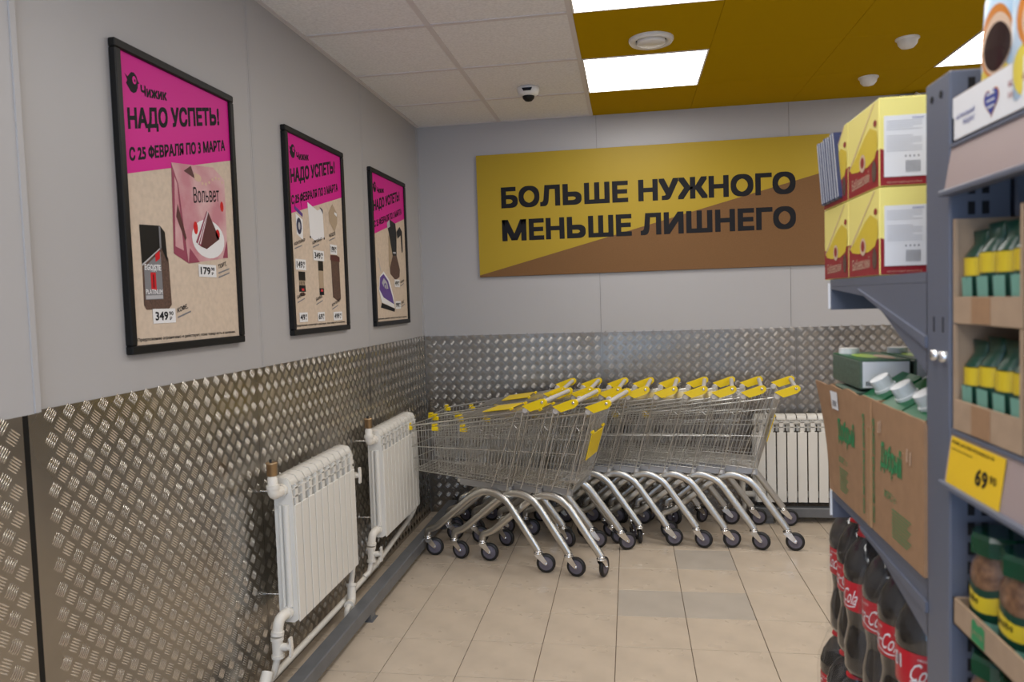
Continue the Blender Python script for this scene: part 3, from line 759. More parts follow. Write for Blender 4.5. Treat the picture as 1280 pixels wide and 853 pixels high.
b = M(); P(b, fn(2), [(.435, .155), (.50, .135), (.53, .150), (.527, .33), (.43, .33)], BROWNP); P(b, fn(3), [(.422, .325), (.535, .32), (.535, .342), (.50, .350), (.425, .348)], CAKE); b.build('container_picture', t)
price(t, fn, .055, .268, .100, .045, '149'); price(t, fn, .235, .315, .115, .045, '349'); price(t, fn, .425, .352, .080, .045, '199')
price(t, fn, .070, .052, .080, .040, '49'); price(t, fn, .255, .050, .075, .040, '69'); price(t, fn, .430, .048, .105, .040, '499')
for u, v, s in ((.055, .365, 'КОНТЕЙНЕР'), (.235, .382, 'КОНТЕЙНЕР'), (.42, .425, 'ЧЕХОЛ'), (.06, .145, 'БАНКА,'), (.245, .135, 'БАНКА,'), (.42, .112, 'КОНТЕЙНЕР')): caption(t, fn, u, v, s, 1)

t, fn = poster('framed sale poster closest to the corner, showing a kettle and an iron', -.998, 1.289, .625, .848)
header(t, fn, .625, .848)
b = M()
P(b, fn(3), [(.262, .575), (.32, .60), (.42, .585), (.435, .52), (.42, .40), (.345, .395), (.30, .50)], BLACK); P(b, fn(4), [(.262, .575), (.31, .598), (.318, .56), (.27, .545)], BLUEG)
P(b, fn(3), [(.345, .395), (.42, .40), (.475, .32), (.46, .275), (.38, .255), (.29, .29), (.285, .32)], BROWNP)
P(b, fn(2), [(.30, .52), (.345, .395), (.285, .32), (.27, .33), (.28, .50)], TAN)
P(b, fn(3), [(.435, .54), (.50, .575), (.545, .55), (.545, .43), (.525, .42), (.515, .525), (.45, .50)], BLACK); P(b, fn(5), [(.355, .408), (.405, .41), (.405, .42), (.355, .418)], BLUEG)
b.build('kettle_picture', t)
b = M()
P(b, fn(4), [(.10, .10), (.34, .072), (.35, .09), (.12, .125)], INK)
P(b, fn(5), [(.075, .20), (.10, .27), (.17, .30), (.27, .25), (.33, .16), (.345, .092), (.12, .128)], WHITE)
P(b, fn(6), [(.085, .20), (.105, .265), (.165, .285), (.24, .25), (.31, .16), (.335, .115), (.15, .155)], PURP)
P(b, fn(7), [(.13, .235), (.165, .262), (.22, .24), (.24, .205), (.18, .20)], BLUEG); P(b, fn(8), ell(.185, .215, .022, .02), PURP); P(b, fn(9), ell(.185, .215, .012, .011), BLUEG)
P(b, fn(4), [(.085, .37), (.093, .37), (.13, .30), (.12, .295)], BLUEG)
b.build('iron_picture', t)
price(t, fn, .36, .215, .098, .045, '499'); price(t, fn, .36, .088, .105, .045, '999')
caption(t, fn, .475, .235, 'ЧАЙНИК', 1); caption(t, fn, .475, .11, 'УТЮГ', 1)

# ---------------------------------------------------------------- sign on the back wall
t = thing('wall_sign', 'long yellow and kraft brown slogan sign on the back wall', 'sign', (.395, 0, 1.562))
W_, H_ = 2.32, .785
M().box(0, W_, -.018, -.001, 0, H_, SIGNB, c=.002).build('board', t)
fn = lambda lv: (lambda u, v: (u, -.0183-.0004*lv, v))
b = M(); P(b, fn(0), [(.0, .012), (.0, H_), (W_, H_), (W_, .605)], SIGNY); b.build('yellow_field', t)
b = M(); b.text('БОЛЬШЕ НУЖНОГО', fn(2), .157, .437, 1.818, .137, INK, .062); b.text('МЕНЬШЕ ЛИШНЕГО', fn(2), .157, .225, 1.818, .140, INK, .062); b.build('lettering', t)

# ---------------------------------------------------------------- ceiling fittings
t = thing('security_camera', 'small white dome security camera on a white ceiling tile', 'camera', (.837, -.715, ZC))
M().lathe([(.062, .0), (.062, -.012), (.055, -.03), (.04, -.042), (.034, -.043)], PLAST, 24).build('housing', t)
M().lathe([(.034, -.04), (.031, -.055), (.018, -.068), (.0, -.072)], BLACK, 20).build('dome', t)
b = M().prism([(-.028, -.012), (.028, -.012), (.02, -.026), (-.02, -.026)], lambda a, z, h: (a, h, z), -.066, -.055, INK); b.build('camera_slot', t)
t = thing('ceiling_vent', 'round white ceiling vent between the two light panels', 'vent', (1.478, -1.352, ZC))
M().lathe([(.10, 0), (.10, -.008), (.092, -.02), (.07, -.012), (.068, .0)], PLAST, 32, caps=False).build('outer_ring', t)
M().lathe([(.062, -.004), (.064, -.02), (.058, -.024), (.0, -.024)], PLAST, 32).build('centre_disc', t)
M().lathe([(.068, -.002), (.062, -.002)], SLOT, 32, caps=False).build('ring_gap', t)
for lab, x, y in (('white hemispherical smoke detector farther from the back wall', 2.651, -1.065), ('white hemispherical smoke detector nearer to the back wall', 2.667, -.435)):
    t = thing('smoke_detector', lab, 'smoke detector', (x, y, ZC), group='white dome detectors on the yellow ceiling')
    M().lathe([(.052, 0), (.052, -.006), (.046, -.010)], PLAST, 24).build('base', t); M().lathe([(.045, -.010), (.041, -.028), (.028, -.043), (.0, -.050)], PLAST, 24).build('dome', t)
t = thing('wall_fitting', 'white motion sensor on a bracket high on the back wall', 'sensor', (2.98, 0, 2.38))
M().box(-.014, .014, -.02, 0, 0, .165, PLAST, c=.002).build('conduit', t)
b = M(); b.tube([(.03, -.03, .09), (.085, -.05, .155)], .028, PLAST, 12); b.tube([(.0, -.015, .10), (.04, -.035, .11)], .01, PLAST, 8); b.build('sensor_head', t)

# ---------------------------------------------------------------- shelving
XE = 1.70; YU = -3.905          # plane of the shelf side that faces the carts / start of the end shelf
gs = thing('shelving_unit', 'grey steel gondola shelving at the right edge of the picture', 'shelf', (0, 0, 0))
def post(y0, y1, x0, x1, ztop):
    b = M(); b.box(x0, x1, y0, y1, 0, ztop, STEEL, c=.002)
    o = b.build('upright', gs); return o
o = post(-3.967, -3.901, XE, XE+.062, 1.638)
b = M()
for z in (1.618,): 
    for y in (-3.920, -3.945): b.lathe([(.0042, -.0006), (.0042, 0)], SLOT, 10, (XE, y, z), 'x')
for y in (-3.925, -3.950): b.box(XE-.0006, XE, y-.0012, y+.0012, 1.355, 1.372, SLOT)
b.build('side_hole', o)
b = M()
for k in range(60):
    z = 1.622-.022*k
    for x in (XE+.022, XE+.036): b.box(x-.0035, x+.0035, -3.9676, -3.967, z-.007, z+.007, SLOT)
b.build('slot_column', o, kind='stuff')
for y in (-3.930, -3.954):
    M().lathe([(.002, -.006), (.0055, -.005), (.0065, -.001), (.0065, 0)], CHROME, 12, (XE, y, 1.328), 'x').build('bolt', o)
post(-3.967, -3.925, XE+.066, XE+.125, 1.636); post(-3.967, -3.901, XE+.38, XE+.44, 1.638)
M().box(XE+.062, XE+.44, -3.945, -3.93, .0, 1.60, STEELD).build('back_panel', gs)
M().box(XE+.41, XE+.425, -5.0, -3.97, .0, 1.60, STEELD).build('back_panel', gs)
M().box(XE+.02, XE+.42, -5.0, -3.47, .0, .10, STEELD).build('plinth', gs)
# end shelves (project away from the camera)
def end_shelf(zt, zf, zn, d1, d2):
    s = M(); s.box(XE, XE+.44, YU, -3.475, zt-.012, zt, STEEL); o = s.build('end_shelf', gs)
    for x in (XE, XE+.43):
        b = M(); b.prism([(YU, zt-.0125), (-3.478, zt-.0125), (-3.478, zf), (-3.66, zf-d1), (-3.745, zf-d2), (YU, zn)], lambda a, z, h: (h, a, z), x, x+.003, STEEL)
        b.prism([(-3.65, zf-.006), (-3.64, zf-.001), (YU, zn+.045), (YU, zn+.032)], lambda a, z, h: (h, a, z), x-.003, x, STEEL)
        b.build('bracket', o)
    b = M(); b.box(XE+.001, XE+.44, -3.475, -3.471, zt-.052, zt-.002, STEEL); b.box(XE-.002, XE+.44, -3.469, -3.466, zt-.05, zt-.006, WHITE); b.build('price_rail', o)
    return o
end_shelf(1.424, 1.408, 1.303, .012, .034); end_shelf(1.058, 1.042, .984, .002, .020); end_shelf(.494, .474, .40, .012, .034)
# aisle shelves (run towards the camera)
def aisle_shelf(zt, zb, m=PRAIL):
    s = M(); s.box(XE+.006, XE+.41, -5.0, -3.97, zt-.014, zt-.001, STEELD); o = s.build('aisle_shelf', gs)
    b = M(); b.prism([(XE-.006, zb), (XE+.002, zb), (XE+.008, zt), (XE+.002, zt)], lambda a, z, h: (a, h, z), -5.0, -3.968, m)
    b.box(XE-.012, XE+.004, -5.0, -3.966, zb-.005, zb+.001, STEEL, c=.001); b.box(XE-.0, XE+.012, -5.0, -3.968, zt-.001, zt+.003, STEEL); b.build('price_rail', o)
    return o
s1 = aisle_shelf(1.556, 1.508); s2 = aisle_shelf(1.247, 1.192); s3 = aisle_shelf(.903, .855)
# price tags on the second rail
def rfn(z, lv=0): return None
pf = lambda lv: (lambda u, v: (XE-.0068-.0004*lv+v*.127, -3.975-u, 1.193+v))
for y0, lab in ((0, 'yellow price tag reading 69.90 under the coffee boxes'), (.168, 'yellow price tag at the right edge, beside the 69.90 tag')):
    tg = thing('price_tag', lab, 'price tag', (0, -y0, 0))
    b = M(); f = lambda lv: (lambda u, v: pf(lv)(u, v)); b.add([f(1)(0, 0), f(1)(.119, 0), f(1)(.119, .050), f(1)(0, .050), f(-1)(0, 0), f(-1)(.119, 0), f(-1)(.119, .050), f(-1)(0, .050)], [(0, 1, 2, 3), (7, 6, 5, 4), (0, 4, 5, 1), (1, 5, 6, 2), (2, 6, 7, 3), (3, 7, 4, 0)], TAGY); b.build('card', tg)
    b = M(); b.text('КОФЕ JACOBS MONARCH 70', f(2), .004, .0425, .095, .0045, INK, .02); b.text('сублимированный', f(2), .004, .0365, .05, .003, INK, 0)
    b.text('69', f(2), .066, .013, .026, .017, INK, .04); b.text('90', f(2), .095, .021, .014, .008, INK, .02); b.build('lettering', tg)

# ---- boxes of chocolate on the upper end shelf
def choc_box(label, loc, open_=False, group='yellow chocolate boxes on the upper end shelf'):
    w_, d, h = .0655, .148, .1215
    t = thing('chocolate_box', label, 'box', loc, group=group)
    fx = lambda lv: (lambda u, v: (-.0003*lv, -u, v))           # side facing the carts; u runs from far (0) to near (d)
    fy = lambda lv: (lambda u, v: (u, -d-.0003*lv, v))
    b = M()
    if not open_:
        b.box(0, w_, -d, 0, 0, h, BOXY, c=.0012)
    else:
        b.prism([(0, 0), (-d, 0), (-d, h), (-d+.02, h), (-.02, .044), (0, .038)], lambda a, z, hh: (hh, a, z), 0, .0012, BOXY)
        b.prism([(0, 0), (-d, 0), (-d, h), (-d+.02, h), (-.02, .044), (0, .038)], lambda a, z, hh: (hh, a, z), w_-.0012, w_, BOXY)
        b.box(0.001, w_-.001, -d, -d+.0012, 0, h, BOXY); b.box(.001, w_-.001, -.0012, 0, 0, .03, BOXY); b.box(.001, w_-.001, -d+.001, -.001, 0, .0012, BOXY)
    b.build('carton', t)
    b = M(); n = 10
    low = [(d*i/n, .036+.016*abs(math.cos(PI*i/n))**3) for i in range(n+1)]
    f = fx(1); P(b, f, [(0.001, .001), (d-.001, .001)]+[(min(max(u, .001), d-.001), v) for u, v in low[::-1]], BOXR)
    f = fx(2); P(b, f, [(.008, .045), (.02, .038), (.05, .035), (.10, .035), (.130, .042), (.143, .058), (.140, .078), (.11, .088), (.085, .080), (.03, .052)], BOXYD)
    P(b, fx(3), ell(.075, .044, .014, .013), CREAM); P(b, fx(4), ell(.075, .045, .008, .008), BOXR); P(b, fx(3), ell(.128, .024, .010, .015), BROWNP)
    P(b, fx(3), ell(.133, .090, .007, .0045), BOXR)
    P(b, fx(2), [(.006, .045), (.008, .043), (.130, .119), (.128, .120)], CREAM)
    b.text('Бабаевский', fx(3), .022, .010, .085, .017, CREAM, .0, .03)
    P(b, fy(1), [(.001, .001), (w_-.001, .001), (w_-.001, .052), (w_*.5, .040), (.001, .052)], BOXR)
    b.text('МОЛОЧНЫЙ ШОКОЛАД', fy(3), .01, .0035, .045, .003, CREAM, .01)
    b.build('print', t)
    b = M(); P(b, fy(4), [(.006, .0125), (.061, .0125), (.061, .096), (.006, .096)], WHITE)
    for k in range(15):
        z = .088-.0029*k
        if k in (5, 6): continue
        P(b, fy(5), [(.0095, z), (.055-(.012 if k % 4 == 3 else 0), z), (.055-(.012 if k % 4 == 3 else 0), z+.0007), (.0095, z+.0007)], BLUEG)
    for k in range(14): P(b, fy(5), [(.034+k*.0014, .018), (.0347+k*.0014, .018), (.0347+k*.0014, .034), (.034+k*.0014, .034)], GREYP)
    for k in range(4): P(b, fy(5), ell(.034+k*.0055, .040, .0012, .0014, 8), GREYP)
    b.text('Бабаевский', fy(5), .043, .0905, .014, .003, HEARTB, 0)
    b.build('label', t)
    if open_:
        pass
    return t
zs = 1.4245
for (ix, iy, iz, lab) in ((0, 1, 0, 'yellow chocolate box, near one in the lower layer, whole back label visible'),
                          (0, 0, 0, 'yellow chocolate box, far left one in the lower layer'),
                          (1, 1, 0, 'yellow chocolate box in the lower layer, half hidden by the grey upright'),
                          (0, 1, 1, 'yellow chocolate box, near one in the upper layer, whole back label visible'),
                          (1, 1, 1, 'yellow chocolate box in the upper layer, half hidden by the grey upright')):
    choc_box(lab, (XE+.001+ix*.067, -3.435-iy*.1495, zs+iz*.1228))
t = choc_box('cut-open yellow chocolate box on the far end of the upper layer', (XE+.001, -3.435, zs+.1228), True)
for k in range(8):
    b = M(); b.T = Matrix.Translation((0, -3.437-.0145*k-.012, zs+.1228+.004)) @ Matrix.Rotation(math.radians(-16), 4, 'X')
    b.box(XE-.006, XE+.058, -.0035, .0035, 0.004, .122-.002*(k % 3), NAVY if k % 2 else SILV, c=.0015)
    b.box(XE-.0065, XE-.0055, -.003, -.002, .006, .118, BLUEG)
    o = b.build('chocolate_bar', label='chocolate bar number %d from the far end of the cut-open box' % (k+1) if 0 else 'dark wrapped chocolate bar, %s from the far end in the open box' % ['first', 'second', 'third', 'fourth', 'fifth', 'sixth', 'seventh', 'eighth'][k], category='chocolate bar', group='chocolate bars in the cut-open box')
choc_box('yellow chocolate box in the second column behind, upper layer', (XE+.068, -3.435, zs+.1228)); choc_box('yellow chocolate box in the second column behind, lower layer', (XE+.068, -3.435, zs))

# ---- juice cartons in cardboard boxes on the lower end shelf
def carton(label, y0, y1, lean, tag):
    zb, zt = 1.0585, 1.247; t = thing('cardboard_box', label, 'box', (0, 0, 0))
    x0, x1 = XE-.004, XE+.30; th = .003
    b = M()
    tp = lambda a, z, h: (x0+h-(lean*max(0, (z-zb)/(zt-zb))**2 if a > -3.6 else 0), a, z)
    n = 10; pts = []
    vs = []; fs = []
    for side in (0, th):
        for j in range(6):
            for i in range(n+1):
                y = lerp(y0, y1, i/n); z = lerp(zb, zt, j/5)
                if j == 5: z += (.0022 if lean else .0004)*(math.sin(i*2.1)+.4*math.sin(i*5))
                if lean: z -= 0
                x = x0+side-lean*(j/5)**2*(max(0, (y-y0)/(y1-y0))**1.5)
                vs.append((x, y+lean*.5*(j/5)*((y-y0)/(y1-y0)), z))
    N = (n+1)*6
    for j in range(5):
        for i in range(n):
            a = j*(n+1)+i; fs.append((a, a+n+1, a+n+2, a+1)); a += N; fs.append((a, a+1, a+n+2, a+n+1))
    for i in range(n): a = 5*(n+1)+i; fs.append((a, a+N, a+N+1, a+1))
    for j in range(5):
        a = j*(n+1); fs.append((a, a+N, a+N+n+1, a+n+1)); a += n; fs.append((a, a+n+1, a+N+n+1, a+N))
    b.add(vs, fs, KRAFT)
    b.box(x1, x1+th, y0, y1, zb, zt, KRAFT); b.box(x0+th, x1, y0, y0+th, zb, zt-.004, KRAFT); b.box(x0+th, x1, y1-th, y1, zb, zt-.004, KRAFT); b.box(x0+th, x1, y0+th, y1-th, zb, zb+.002, KRAFT)
    b.build('carton', t)
    f = lambda lv: (lambda u, v: (x0-.0004*lv-.0004-lean*((v)/(zt-zb))**2*max(0, (y1-u-y0)/(y1-y0))**1.5, y1-u, zb+v))
    L = y1-y0
    b = M()
    b.text('Добрый', f(1), .055 if not lean else .075, .092, .082, .046, GRN, .045)
    b.text('МОРС 1л', f(1), .07, .062, .045, .011, GRN, .01)
    for k in range(9): P(b, f(1), [(.07 if lean else .10, .052-.0045*k), ((.12 if lean else .17)-.006*(k % 3), .052-.0045*k), ((.12 if lean else .17)-.006*(k % 3), .0535-.0045*k), (.07 if lean else .10, .0535-.0045*k)], GRN)
    b.build('print', t)
    # vertical printing beside the corner
    b = M()
    ge = (lambda u, v: f(1)((L-.012-v) if lean else (.020+.011-v), u))
    b.text('СОК ЯБЛОЧНЫЙ ДОБРЫЙ', ge, .012, .0, .15, .012, GRN, .03); b.build('side_print', t)
    if tag:
        b = M(); P(b, f(2), [(.058, .150), (.088, .150), (.088, .180), (.058, .180)], WHITE)
        for k in range(9): P(b, f(3), [(.064+k*.002, .155), (.065+k*.002, .155), (.065+k*.002, .165), (.064+k*.002, .165)], GREYP)
        b.build('sticker', t, label='small white barcode sticker')
    if not lean:
        b = M()
        for (u, v) in ((.045, .145), (.053, .147), (.155, .128), (.166, .126)): P(b, f(2), [(u, v), (u+.004, v+.001), (u+.005, v+.018), (u+.001, v+.017)], CREAM)
        b.build('scuff', t)
    return t
carton('cardboard juice box with a barcode sticker, at the far end of the shelf', -3.692, -3.474, .020, True)
c2 = carton('cardboard juice box with a taped corner, against the grey upright', -3.905, -3.695, 0, False)
b = M(); b.box(XE-.0062, XE-.0045, -3.712, -3.696, 1.06, 1.245, KTAPE); b.box(XE-.0068, XE-.0062, -3.711, -3.698, 1.205, 1.246, KRAFT); b.build('tape_strip', c2)
def juice(label, x, y, z, tilt=0, colr=JGREEN):
    t = thing('juice_carton', label, 'juice carton', (x, y, z), group='juice cartons standing in the cardboard boxes')
    w_, d = .066, .078; h = .175
    b = M(); zl, zh = h, h+.040
    b.prism([(0, 0), (w_, 0), (w_, zh), (0, zl)], lambda a, z_, hh: (a, hh, z_), -d/2, d/2, colr)
    b.box(-.001, .003, -d/2+.004, d/2-.004, zl-.002, zl+.003, colr)
    b.build('body', t)
    b = M(); c = Vector((w_*.45, 0, zl+.45*(zh-zl))); n = Vector((-(zh-zl), 0, w_)).normalized()
    b.tube([c, c+n*.004], .0165, CAPW, 18); b.tube([c+n*.004, c+n*.020], .0145, CAPW, 18); b.build('cap', t, label='white screw cap')
    b = M(); P(b, lambda u, v: (u, -d/2-.0005, v), [(.006, .02), (.060, .02), (.060, .15), (.006, .15)], CAPW); b.build('side_panel', t)
    return t
JL = ['first from the grey upright', 'second from the grey upright', 'third from the grey upright, beside the lying one']
for k, y in enumerate((-3.822, -3.738, -3.648)): juice('green juice carton standing in front row, '+JL[k], XE+.006, y, 1.0615)
for k, y in enumerate((-3.822, -3.738, -3.648)): juice('green juice carton standing in the second row, '+['nearest the upright', 'middle one', 'farthest one'][k], XE+.078, y, 1.0615)
for k, y in enumerate((-3.822, -3.738)): juice('yellow juice carton in the back row, '+['nearest the upright', 'farther one'][k], XE+.152, y, 1.0615, colr=TAGY)
for k, y in enumerate((-3.55,)): juice('green juice carton standing under the lying carton', XE+.018, y, 1.0615-.0) if 0 else None
def lying(label, x, y):
    t = thing('juice_carton', label, 'juice carton', (x, y, 1.2475), group='juice cartons lying on top of the cardboard box')
    b = M(); b.box(0, .075, -.165, 0, 0, .046, JGREY, c=.002); b.box(.0005, .0745, -.163, -.002, .0455, .0468, JGREEN); b.build('body', t)
    b = M(); P(b, lambda u, v: (u, -.1654, v), [(.003, .003), (.072, .003), (.072, .044), (.003, .044)], WHITE)
    for k in range(8): P(b, lambda u, v: (u, -.1658, v), [(.008+k*.0025, .006), (.0095+k*.0025, .006), (.0095+k*.0025, .013), (.008+k*.0025, .013)], INK)
    b.build('end_panel', t)
    b = M(); P(b, lambda u, v: (u, v, .0473), ell(.03, -.085, .018, .045), APPLE); P(b, lambda u, v: (u, v, .0475), ell(.052, -.11, .012, .04), CREAM); b.build('apple_picture', t)
    b = M(); b.tube([(.022, -.022, .0465), (.022, -.022, .056)], .0165, CAPW, 16); b.build('cap', t, label='white screw cap')
lying('juice carton lying flat on the far cardboard box, outer one', XE+.012, -3.437); lying('juice carton lying flat on the far cardboard box, inner one', XE+.092, -3.437)
M().box(XE+.004, XE+.29, -3.600, -3.482, 1.063, 1.244, JGREY, c=.002).build('inner_cartons', label='block of packed juice cartons filling the far cardboard box', category='juice cartons', kind='stuff')

# ---- cola bottles
def bottle(label, x, y, z, rz):
    t = thing('cola_bottle', label, 'bottle', (x, y, z), rz, 'one litre cola bottles in shrink film')
    prof = [(.0, .004), (.022, .0), (.036, .004), (.0395, .014), (.0395, .05), (.034, .078), (.0335, .088), (.037, .112), (.0385, .118), (.0385, .162), (.0385, .166), (.040, .172), (.0395, .186), (.034, .206), (.022, .226), (.0145, .234), (.0135, .242)]
    b = M(); b.lathe([p for p in prof if p[1] < .19], COLA, 24, caps=False); b.lathe([(.0395, .186), (.034, .206), (.022, .226), (.0145, .234), (.0135, .242)], PETC, 24, caps=False); b.lathe([(.0385, .187), (.0, .187)], COLA, 24, caps=False)
    b.build('body', t)
    M().lathe([(.0175, .239), (.0175, .242), (.0155, .243), (.0155, .256), (.014, .258), (.0, .258)], CAPR, 18, caps=False).build('cap', t)
    b = M(); b.lathe([(.0389, .116), (.0391, .117), (.0391, .164), (.0389, .165)], LABR, 28, caps=False)
    cy = lambda r: (lambda u, v: (r*math.cos(u/r), r*math.sin(u/r), v))
    for a0 in (PI*.78, PI*1.78):
        g = (lambda a0: (lambda u, v: (.0394*math.cos(a0+u/.0394), .0394*math.sin(a0+u/.0394), v+.25*0)))(a0)
        sh = lambda u, v: g(u+(v-.13)*.35, v)
        b.text('Coca‑Cola', sh, 0, .127, .078, .026, WHITE, .0)
        pp = [(.002+.074*i/14, .1245+.004*math.sin(i/14*PI*2)) for i in range(15)]
        for i in range(14): b.add([g(*pp[i]), g(*pp[i+1]), g(pp[i+1][0], pp[i+1][1]+.0018), g(pp[i][0], pp[i][1]+.0018)], [(0, 1, 2, 3)], WHITE)
        b.text('ORIGINAL TASTE', g, .012, .156, .035, .0035, WHITE, 0)
        q = .098
        b.add([g(q, .138), g(q+.014, .138), g(q+.014, .157), g(q, .157)], [(0, 1, 2, 3)], WHITE)
        g2 = (lambda a0: (lambda u, v: (.0397*math.cos(a0+u/.0394), .0397*math.sin(a0+u/.0394), v)))(a0)
        for k in range(7): b.add([g2(q+.003, .141+k*.002), g2(q+.011, .141+k*.002), g2(q+.011, .1422+k*.002), g2(q+.003, .1422+k*.002)], [(0, 1, 2, 3)], GREYP)
    b.build('label', t)
    return t
bpos = [(1.762, -3.366), (1.754, -3.448), (1.744, -3.530), (1.750, -3.612), (1.748, -3.694), (1.746, -3.776)]
ordn = ['farthest', 'second farthest', 'third farthest', 'fourth farthest', 'fifth farthest', 'nearest']
src = None
def put_bottle(x, y, z, rz, lab):
    global src
    if src is None: src = bottle(lab, x, y, z, rz); return src
    c = copy_tree(src); c.location = (x, y, z); c.rotation_euler = (0, 0, rz); c['label'] = lab; return c
for L, z0 in ((0, .753), (1, .4945)):
    for k, (x, y) in enumerate(bpos):
        dx, dy = (0, 0) if L == 0 else (-.012, .03)
        if L == 1 and k > 5: continue
        put_bottle(x+dx, y+dy, z0, math.radians((150, 120, 95, 120, 112, 20)[k]-125), 'cola bottle, %s in the outer row, %s layer' % (ordn[k], ('upper', 'lower')[L]))
        put_bottle(x+dx+.083, y+dy, z0, random.uniform(0, 6), 'cola bottle, %s in the inner row, %s layer' % (ordn[k], ('upper', 'lower')[L]))
def film(label, pts, z0, seed):
    t = M(); random.seed(seed)
    # outline hugging the outer bottles
    hs = [(.006, .0), (.004, .03), (.003, .10), (.004, .17), (.002, .195), (-.010, .222), (-.022, .246)]
    x0 = min(p[0] for p in pts)-.040; x1 = max(p[0] for p in pts)+.123; y0 = min(p[1] for p in pts)-.041; y1 = max(p[1] for p in pts)+.041
    ring = []
    n = 16
    def hug(y): # bulges around each bottle, bridges the gaps
        best = 9
        for (px, py) in pts:
            d = abs(y-py)
            if d < .041: best = min(best, px-math.sqrt(.041**2-min(d, .030)**2))
        return best if best < 9 else x0+.012
    for i in range(n*2+1): y = lerp(y0, y1, i/(n*2)); ring.append((hug(y), y))
    ring += [(lerp(x0, x1, i/6)+.01, y1) for i in range(1, 7)]
    ring += [(x1, lerp(y1, y0, i/8)) for i in range(1, 9)]
    ring += [(lerp(x1, x0, i/6), y0) for i in range(1, 6)]
    cx = (x0+x1)/2; cy = (y0+y1)/2; vs = []; fs = []
    for (o, h) in hs:
        for (x, y) in ring:
            d = Vector((x-cx, y-cy, 0)); l = d.length; d.normalize()
            q = o*(1.3+.5*math.sin(x*90+y*70))
            vs.append((x+d.x*q, y+d.y*q, z0+h))
    k = len(ring)
    for j in range(len(hs)-1):
        for i in range(k): fs.append((j*k+i, j*k+(i+1) % k, (j+1)*k+(i+1) % k, (j+1)*k+i))
    t.add(vs, fs, FILM, True)
    return t.build('shrink_film', label=label, category='shrink film')
film('clear crinkled shrink film around the far upper pack of cola bottles', bpos[:3], .754, 1)
film('clear crinkled shrink film around the near upper pack of cola bottles', bpos[3:], .754, 2)
lp = [(x-.012, y+.03) for x, y in bpos]
film('clear crinkled shrink film around the far lower pack of cola bottles', lp[:3], .4955, 3)
film('clear crinkled shrink film around the near lower pack of cola bottles', lp[3:], .4955, 4)

# ---- coffee pouches in display boxes
def display_box(label, y1, y0, z0, z1, lip, torn=False):
    t = thing('display_box', label, 'box', (0, 0, 0), group='cardboard display boxes of coffee')
    b = M(); x0, x1 = XE+.001, XE+.20; th = .0025
    b.box(x0, x0+th, y0, y1, z0, lip, KRAFTI); b.box(x0+th, x1, y1-th, y1, z0, z1, KRAFTI); b.box(x0+th, x1, y0, y0+th, z0, z1, KRAFTI); b.box(x1-th, x1, y0+th, y1-th, z0, z1, KRAFTI); b.box(x0+th, x1-th, y0+th, y1-th, z0, z0+th, KRAFTI)
    b.box(x0, x0+.004, y1-.004, y1, lip, z1, KRAFTI); b.box(x0, x0+.004, y0, y0+.005, lip, z1, KRAFTI)
    b.build('carton', t)
    M().box(x0-.0008, x0-.0001, y1-.085, y1-.045, z0+.001, lip-.001, KTAPE if 0 else KRAFT).build('stain_patch', t)
    return t
def pouch(label, x, y, z, w_=.0335, h=.098, ang=0, seed=0):
    t = thing('coffee_pouch', label, 'coffee bag', (x, y, z), ang, 'coffee pouches in the display boxes')
    random.seed(seed); rows_ = [(0, .9, .5), (.006, 1, 1), (h*.3, 1, 1), (h*.50, .98, 1), (h*.51, .98, 1), (h*.70, .92, .9), (h*.71, .9, .88), (h*.82, .80, .45), (h*.86, .86, .25), (h, 1.08, .06)]
    n = 16; vs = []
    for (hh, a, d) in rows_:
        for i in range(n):
            q = 2*PI*i/n; c, s_ = math.cos(q), math.sin(q)
            vs.append((.022*d*math.copysign(abs(c)**.7, c)+ (-.010*((hh/h)**2)), w_/2*a*math.copysign(abs(s_)**.7, s_), hh))
    def part(r0, r1, m, name, cap=None):
        b = M(); fs = [(j*n+i, j*n+(i+1) % n, (j+1)*n+(i+1) % n, (j+1)*n+i) for j in range(r0, r1) for i in range(n)]
        lo, hi = r0*n, (r1+1)*n
        b.add(vs[lo:hi], [tuple(i-lo for i in f) for f in fs]+([tuple(range(cap*n-lo, cap*n-lo+n))] if cap is not None else []), m, True)
        return b.build(name, t)
    part(0, 3, BAGG, 'lower_bag', 0); part(4, 5, BAGY, 'yellow_band'); part(3, 4, BAGY, 'band_edge'); part(6, 9, BAGG, 'crimped_top', 9)
    b = M(); P(b, lambda u, v: (-.0225-.0015*v/.04, u, v), [(-.011, .012), (.011, .012), (.012, .046), (-.012, .046)], BAGL)
    P(b, lambda u, v: (-.0240, u, v), [(-.008, .013), (.008, .013), (.008, .018), (-.008, .018)], WHITE); b.build('label_panel', t)
    return t
boxes = [('open display box of coffee pouches, upper of the stack at the upright', -3.974, -4.120, 1.3665, 1.478, 1.395), ('open display box of coffee pouches, lower of the stack at the upright', -3.974, -4.120, 1.2515, 1.3655, 1.284),
         ('next upper display box, cut off by the right edge of the photo', -4.124, -4.270, 1.3665, 1.478, 1.395), ('next lower display box, cut off by the right edge of the photo', -4.124, -4.270, 1.2515, 1.3655, 1.284)]
for lb, y1, y0, z0, z1, lip in boxes: display_box(lb, y1, y0, z0, z1, lip)
for L, z0 in ((0, 1.3695), (1, 1.2545)):
    for k in range(4):
        pouch('green and yellow coffee pouch, %s from the left in the %s display box' % (['first', 'second', 'third', 'fourth'][k], ['upper', 'lower'][L]), XE+.030, -3.995-.0348*k, z0, h=.094+.005*(k % 2)+(.004 if k == 2 else 0), seed=k+L*5)

